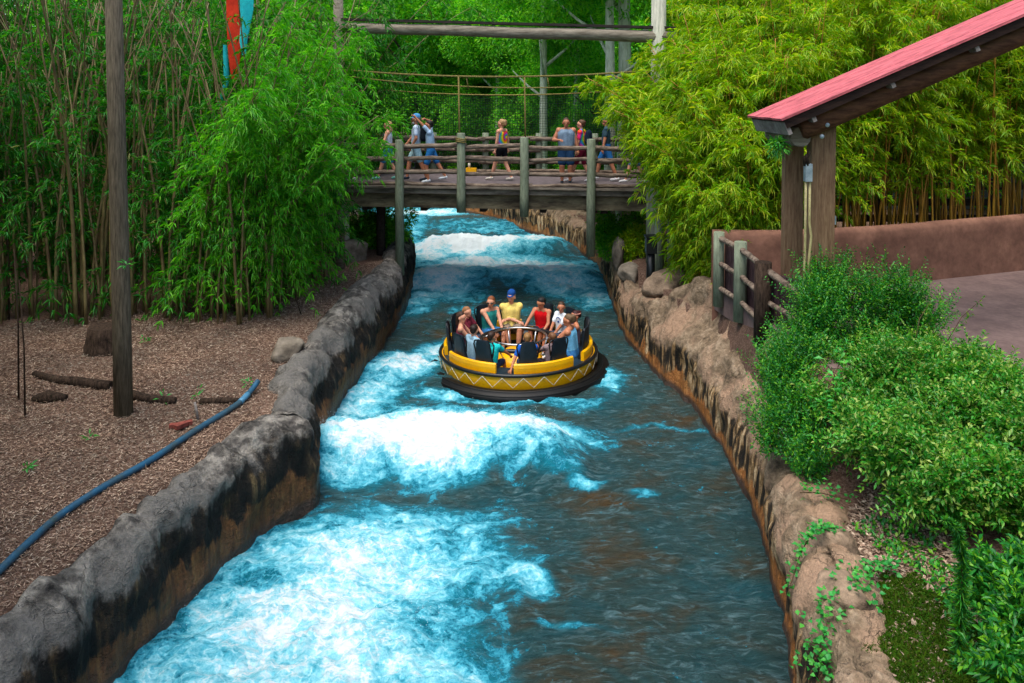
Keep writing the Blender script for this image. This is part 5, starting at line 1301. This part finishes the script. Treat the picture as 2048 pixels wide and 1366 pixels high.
# ---- bushes under the bridge ends
def bush(name, c, r, n, leafm, L, W_, label, cat='bush', group=None, nb=26, rb=(.18,.34), seed=0, stems=6, droop=.2, upb=.3):
    g = np.random.default_rng(seed+500); c = np.array(c, float)
    gzv = gz(c[0],c[1]); root = thing(name, (c[0],c[1],gzv), label, cat, group)
    C, Rb = blob_cloud(g, (0,0,c[2]-gzv), r, nb, (rb[0],rb[1]))
    o = link('foliage', blob_leaves(g, C, Rb, n, L, W_, 'foliage', droop, upb=upb), leafm, root); o['kind'] = 'stuff'
    ORG[root] = np.zeros(3)
    for k in range(stems):
        q = C[k]; MB().tube([(q[0]*.15,q[1]*.15,-.1),(q[0]*.5,q[1]*.5,q[2]*.55),tuple(q)], [.03,.02,.008], 6).build('stem', M['stem'], root)
    return root
bush('bush', PD(762,455,21.2), (.9,.7,.7), 7000, M['leafT'], (.10,.18), .035, 'bright green bush growing in the gap under the bridge by its dark post', seed=1)
bush('bush', PD(730,470,22.6), (1.2,.8,.9), 7000, M['leafT'], (.10,.18), .035, 'dark green bush in the shade behind the bridge support posts', seed=2)
bush('bush', PD(1240,460,20.6), (.7,.6,.6), 6000, M['leafT'], (.09,.16), .035, 'green leafy bush behind the narrow upright rock', seed=3)
bush('bush', PD(1270,500,19.2), (.5,.5,.4), 4000, M['leafR'], (.09,.16), .03, 'yellow-green bush between the upright rock and the path lamp', seed=4)
bush('bush', PD(1180,440,27.5), (1.6,.8,.8), 7000, M['leafT'], (.10,.18), .05, 'low green bush above the far bend of the channel wall', seed=5)

# ---- shrub and hedge beside the patio
def shoots_mesh(g, C, Rb, ns, per, shoot, L, Wd, name, up=.8, droop=.1, mid=.5):
    w_ = Rb**2/np.sum(Rb**2); k = g.choice(len(C), ns, p=w_); d = unit(g.normal(0,1,(ns,3)))
    B0 = C[k]+d*Rb[k][:,None]*.75; dv = unit(d*.8+np.array((0,0,up))+g.normal(0,.25,(ns,3)))
    s = (np.arange(per)+.5)/per; ln = g.uniform(shoot[0],shoot[1],ns)
    B = B0[:,None]+dv[:,None]*(s[None]*ln[:,None])[:,:,None] - np.array((0,0,1.))*(.15*ln[:,None]*s[None]**2)[:,:,None]
    side = unit(np.cross(dv, unit(g.normal(0,1,(ns,3)))))
    sg = np.where(np.arange(per)%2, 1., -1.)
    D = side[:,None]*sg[None,:,None]*.9 + dv[:,None]*.75 + g.normal(0,.25,(ns,per,3))
    n = ns*per
    return leaves_mesh(name, B.reshape(-1,3), D.reshape(-1,3), g.uniform(L[0],L[1],n), Wd*g.uniform(.75,1.2,n), droop, g, mid)
def shrub(name, blobs, inner, ns, per, shoot, L, Wd, leafm, label, seed, up=.8, nstem=8):
    g = np.random.default_rng(seed); C = np.array([b[:3] for b in blobs], float); Rb = np.array([b[3] for b in blobs], float)
    # break each big blob into clumps
    C2 = []; R2 = []
    for c, r_ in zip(C,Rb):
        q = unit(g.normal(0,1,(14,3)))*r_*.72*g.uniform(.5,1,(14,1)); C2.append(c+q); R2.append(g.uniform(.28,.5,14)*r_)
    C2 = np.concatenate(C2); R2 = np.concatenate(R2)
    c0 = C.mean(0); z0 = gz(c0[0],c0[1]); root = thing(name, (c0[0],c0[1],z0), label, 'shrub')
    off = np.array((c0[0],c0[1],z0))
    me = shoots_mesh(g, C2-off, R2, ns, per, shoot, L, Wd, 'foliage', up)
    o = link('foliage', me, leafm, root); o['kind'] = 'stuff'
    o = link('inner_foliage', blob_leaves(g, C2-off, R2*.85, inner, (L[0]*1.1,L[1]*1.2), Wd*1.1, 'inner_foliage', .15, .6), leafm, root); o['kind'] = 'stuff'
    ORG[root] = np.zeros(3)
    for k in range(nstem):
        q = C2[g.integers(len(C2))]-off; MB().tube([(q[0]*.2,q[1]*.2,-.25),(q[0]*.6,q[1]*.6,q[2]*.5),tuple(q)], [.022,.016,.006], 6).build('stem', M['stem'], root)
    return root
def bl(px, py, D, r_): p = PD(px,py,D); return (p[0],p[1],p[2],r_)
shrub('upright_shrub', [bl(1640,625,10.9,.45),(bl(1710,600,10.9,.45)),bl(1590,720,10.6,.45),bl(1640,690,10.9,.6),bl(1790,610,10.9,.45),bl(1760,680,10.8,.55),bl(1600,790,10.3,.55),bl(1690,790,10.3,.55),bl(1560,820,10.0,.35),bl(1640,870,9.8,.45),bl(1570,760,10.4,.4),bl(1690,870,9.7,.45),bl(1650,580,11.2,.35),bl(1830,640,10.8,.35),bl(1545,880,9.7,.3),bl(1620,930,9.3,.35)],
      24000, 3400, 18, (.32,.68), (.035,.06), .022, M['leafS'], 'upright fine-leaved green shrub covering the foot of the pavilion post', 601, up=1.7)
HB = []
gh = np.random.default_rng(88)
for D in np.arange(8.3, 10.6, .42):                          # rounded top
    for X in np.arange(4.15 + .1*abs(D-9.3), 7.6, .46):
        HB.append((X+gh.uniform(-.14,.14), D+gh.uniform(-.14,.14), 1.78+.22*math.sin(X*1.9+D)+gh.uniform(-.12,.14), gh.uniform(.24,.46)))
for X in np.arange(4.35, 7.4, .42):                          # steep shaded front
    for zc in (1.55, 1.25): HB.append((X+gh.uniform(-.14,.14), 7.95-.12*(X-4.3)+gh.uniform(-.12,.12), zc, gh.uniform(.22,.36)))
shrub('rounded_hedge', HB, 34000, 7600, 12, (.14,.36), (.045,.08), .030, M['leafH'], 'broad glossy-leaved hedge with pale new leaves beside the patio', 602, up=.6)
shrub('dark_shrub', [bl(px,py,D,r_) for px,py,D,r_ in ((1990,1170,6.5,.26),(2060,1140,6.5,.32),(2040,1250,6.1,.28),(2100,1230,6.1,.3),(2010,1330,5.8,.22),(2090,1340,5.8,.3))], 9000, 700, 12, (.12,.26), (.05,.09), .03, M['leafS'], 'dark leafy shrub in the shade below the hedge', 603, up=.5)

# ---- epiphyte on the eave, sprigs, vines, seedlings
def tuft(name, p, r_, n, L, W_, leafm, label, cat, seed, group=None, hangz=-.2):
    g = np.random.default_rng(seed); d = unit(g.normal(0,1,(n,3))); d[:,2] += hangz
    B = d*r_*g.uniform(.1,1,(n,1)); root = link(name, leaves_mesh(name, B, d+g.normal(0,.4,(n,3)), g.uniform(L[0],L[1],n), W_*g.uniform(.7,1.2,n), .2, g), leafm)
    root.location = tuple(float(v) for v in p); tag(root, label, cat, group); return root
tuft('hanging_fern', PD(1556,285,11.0), .16, 420, (.05,.09), .022, M['leafS'], 'small green fern growing on the pavilion eave', 'fern', 71, hangz=-.4)
for i,(px,py) in enumerate(((325,805),(393,800),(497,775),(180,885),(55,945),(255,530),(290,690))):
    p = gp(px,py,.06) if py > 600 else PD(px,py,10.4)
    tuft('seedling', p, random.uniform(.05,.11), random.randint(9,20), (.05,.13), .026, M['leafV'], 'small bright green bamboo seedling sprouting from the mulch' if py > 600 else 'green bamboo sprig growing out beside the tall pole', 'seedling', 80+i, 'seedlings in the mulch' if py > 600 else None, .5)
def vine(pxs, label, seed, n=110, spread=.05, L=(.04,.07), lift=.03):
    g = np.random.default_rng(seed); P_ = np.array(pxs); t = np.linspace(0,1,len(P_)); tt = np.linspace(0,1,40)
    Q = np.stack([np.interp(tt,t,P_[:,i]) for i in range(3)],1); Q[1:-1] = (Q[:-2]+2*Q[1:-1]+Q[2:])/4
    root = thing('creeping_vine', Q[0], label, 'vine'); o = Q[0]
    MB().tube(Q, .006, 5).build('stem', M['stem'], root)
    k = g.integers(0,40,n); B = Q[k]+g.normal(0,spread,(n,3)); B[:,2] += lift
    D = g.normal(0,1,(n,3)); D[:,2] = np.abs(D[:,2])*.3
    q = link('foliage', leaves_mesh('foliage', B-o, D, g.uniform(L[0],L[1],n), .05*g.uniform(.8,1.2,n), .1, g, .45), M['leafV'], root); q['kind'] = 'stuff'
vine([PD(1575,1190,7.45),PD(1600,1110,7.6),PD(1620,1070,7.65),PD(1650,1058,7.8),PD(1690,1080,7.9)], 'creeping green vine trailing over the rounded tan boulder', 91, 150, .035)
vine([PD(1640,1350,6.5),PD(1640,1290,6.65),PD(1660,1230,6.85),PD(1700,1190,7.05),PD(1730,1180,7.1)], 'leafy creeping vine draped over the wall edge by the moss', 92, 420, .09)
vine([PD(1690,1150,7.3),PD(1740,1145,7.35),PD(1790,1130,7.5)], 'thin creeping vine crossing the leaf litter below the hedge', 93, 120, .04)
vine([PD(1600,985,8.5),PD(1640,985,8.6),PD(1700,1000,8.6)], 'short creeping vine above the tan channel wall', 94, 60, .06)
vine([PD(1690,700,9.6),PD(1665,760,9.4),PD(1680,830,9.2),PD(1650,900,9.1)], 'broad-leaved vine hanging over the edge of the hedge', 95, 70, .07, (.09,.13))
def plume():
    g = np.random.default_rng(96); b = PD(1915,1400,6.3); 
    pts = [b, PD(1920,1250,6.25), PD(1925,1120,6.2), PD(1915,1060,6.15), PD(1890,1040,6.1)]
    P_ = np.array(pts); t = np.linspace(0,1,5); n = 2600; k = g.uniform(0,1,n)
    B = np.stack([np.interp(k,t,P_[:,i]) for i in range(3)],1); D = unit(g.normal(0,1,(n,3))); D[:,2] += .6
    root = thing('foxtail_fern', b, 'feathery upright foxtail fern plume beside the moss', 'fern')
    MB().tube(P_, [.012,.01,.008,.005,.003], 6).build('stem', M['stem'], root)
    o = link('foliage', leaves_mesh('foliage', B-b, D, g.uniform(.06,.13,n)*(1.15-.7*k), np.full(n,.012), .05, g), M['leafS'], root); o['kind'] = 'stuff'
plume()
for i,(px,py,px2,py2) in enumerate(((1890,690,1970,592),(1830,690,1862,600))):
    a = PD(px,py,9.9); b = PD(px2,py2,10.1); g = np.random.default_rng(130+i); n = 34; k = g.uniform(.25,1,n)
    root = thing('hedge_shoot', a, ('long arching leafy shoot' if i == 0 else 'short leafy shoot') + ' rising above the hedge against the patio', 'shoot')
    MB().tube([a,(a+b)/2+np.array((-.05,0,.04)),b], [.007,.005,.003], 5).build('stem', M['stem'], root)
    o = link('foliage', leaves_mesh('foliage', (a+(b-a)*k[:,None])-a, g.normal(0,1,(n,3))+np.array((.3,0,.5)), g.uniform(.05,.08,n), np.full(n,.026), .1, g), M['leafH'], root); o['kind'] = 'stuff'
# ---- mulch chips, leaf litter, moss
CH_75 = np.concatenate([offset(LP, .5)[::4], offset(RP, -.42)[::-4]])
def scatter(name, poly, n, L, Wd, leafm, flat=True, seed=0, upb=0.0, lift=.008, zf=None):
    g = np.random.default_rng(seed); P_ = np.array([gp(px,py)[:2] for px,py in poly]); lo, hi = P_.min(0), P_.max(0)
    q = g.uniform(0,1,(n*3,2))*(hi-lo)+lo; ok = inpoly(q[:,0],q[:,1],P_) & ~inpoly(q[:,0],q[:,1],CH_75); q = q[ok][:n]
    z = gheight(q[:,0],q[:,1])+lift+g.uniform(0,.02,len(q))
    D = g.normal(0,1,(len(q),3)); D[:,2] = D[:,2]*.18+upb
    me = leaves_mesh(name, np.column_stack([q,z]), D, g.uniform(L[0],L[1],len(q)), Wd*g.uniform(.6,1.3,len(q)), .0, g, .5)
    tag(link(name, me, leafm), kind='stuff')
scatter('mulch', [(-150,1330),(120,1230),(420,1010),(590,790),(650,690),(800,510),(500,600),(0,650),(-150,700)], 80000, (.02,.085), .010, M['chip'], seed=1)
scatter('leaf_litter', [(1560,900),(1640,880),(1760,960),(1900,1080),(2048,1240),(1900,1400),(1640,1400),(1640,1150),(1590,1010)], 9000, (.04,.09), .03, M['chip'], seed=2)
scatter('moss', [(1645,1420),(1655,1290),(1690,1210),(1745,1195),(1770,1150),(1800,1165),(1830,1150),(1870,1195),(1905,1190),(1930,1240),(1970,1260),(1950,1320),(1980,1420)], 34000, (.025,.055), .012, M['moss'], seed=3, upb=.9)
scatter('ground_cover', [(1700,1060),(1760,1040),(1850,1080),(1900,1150),(1960,1260),(2040,1330),(1980,1420),(1900,1240),(1840,1160),(1780,1120)], 700, (.04,.08), .035, M['leafS'], seed=4, upb=.7, lift=.04)
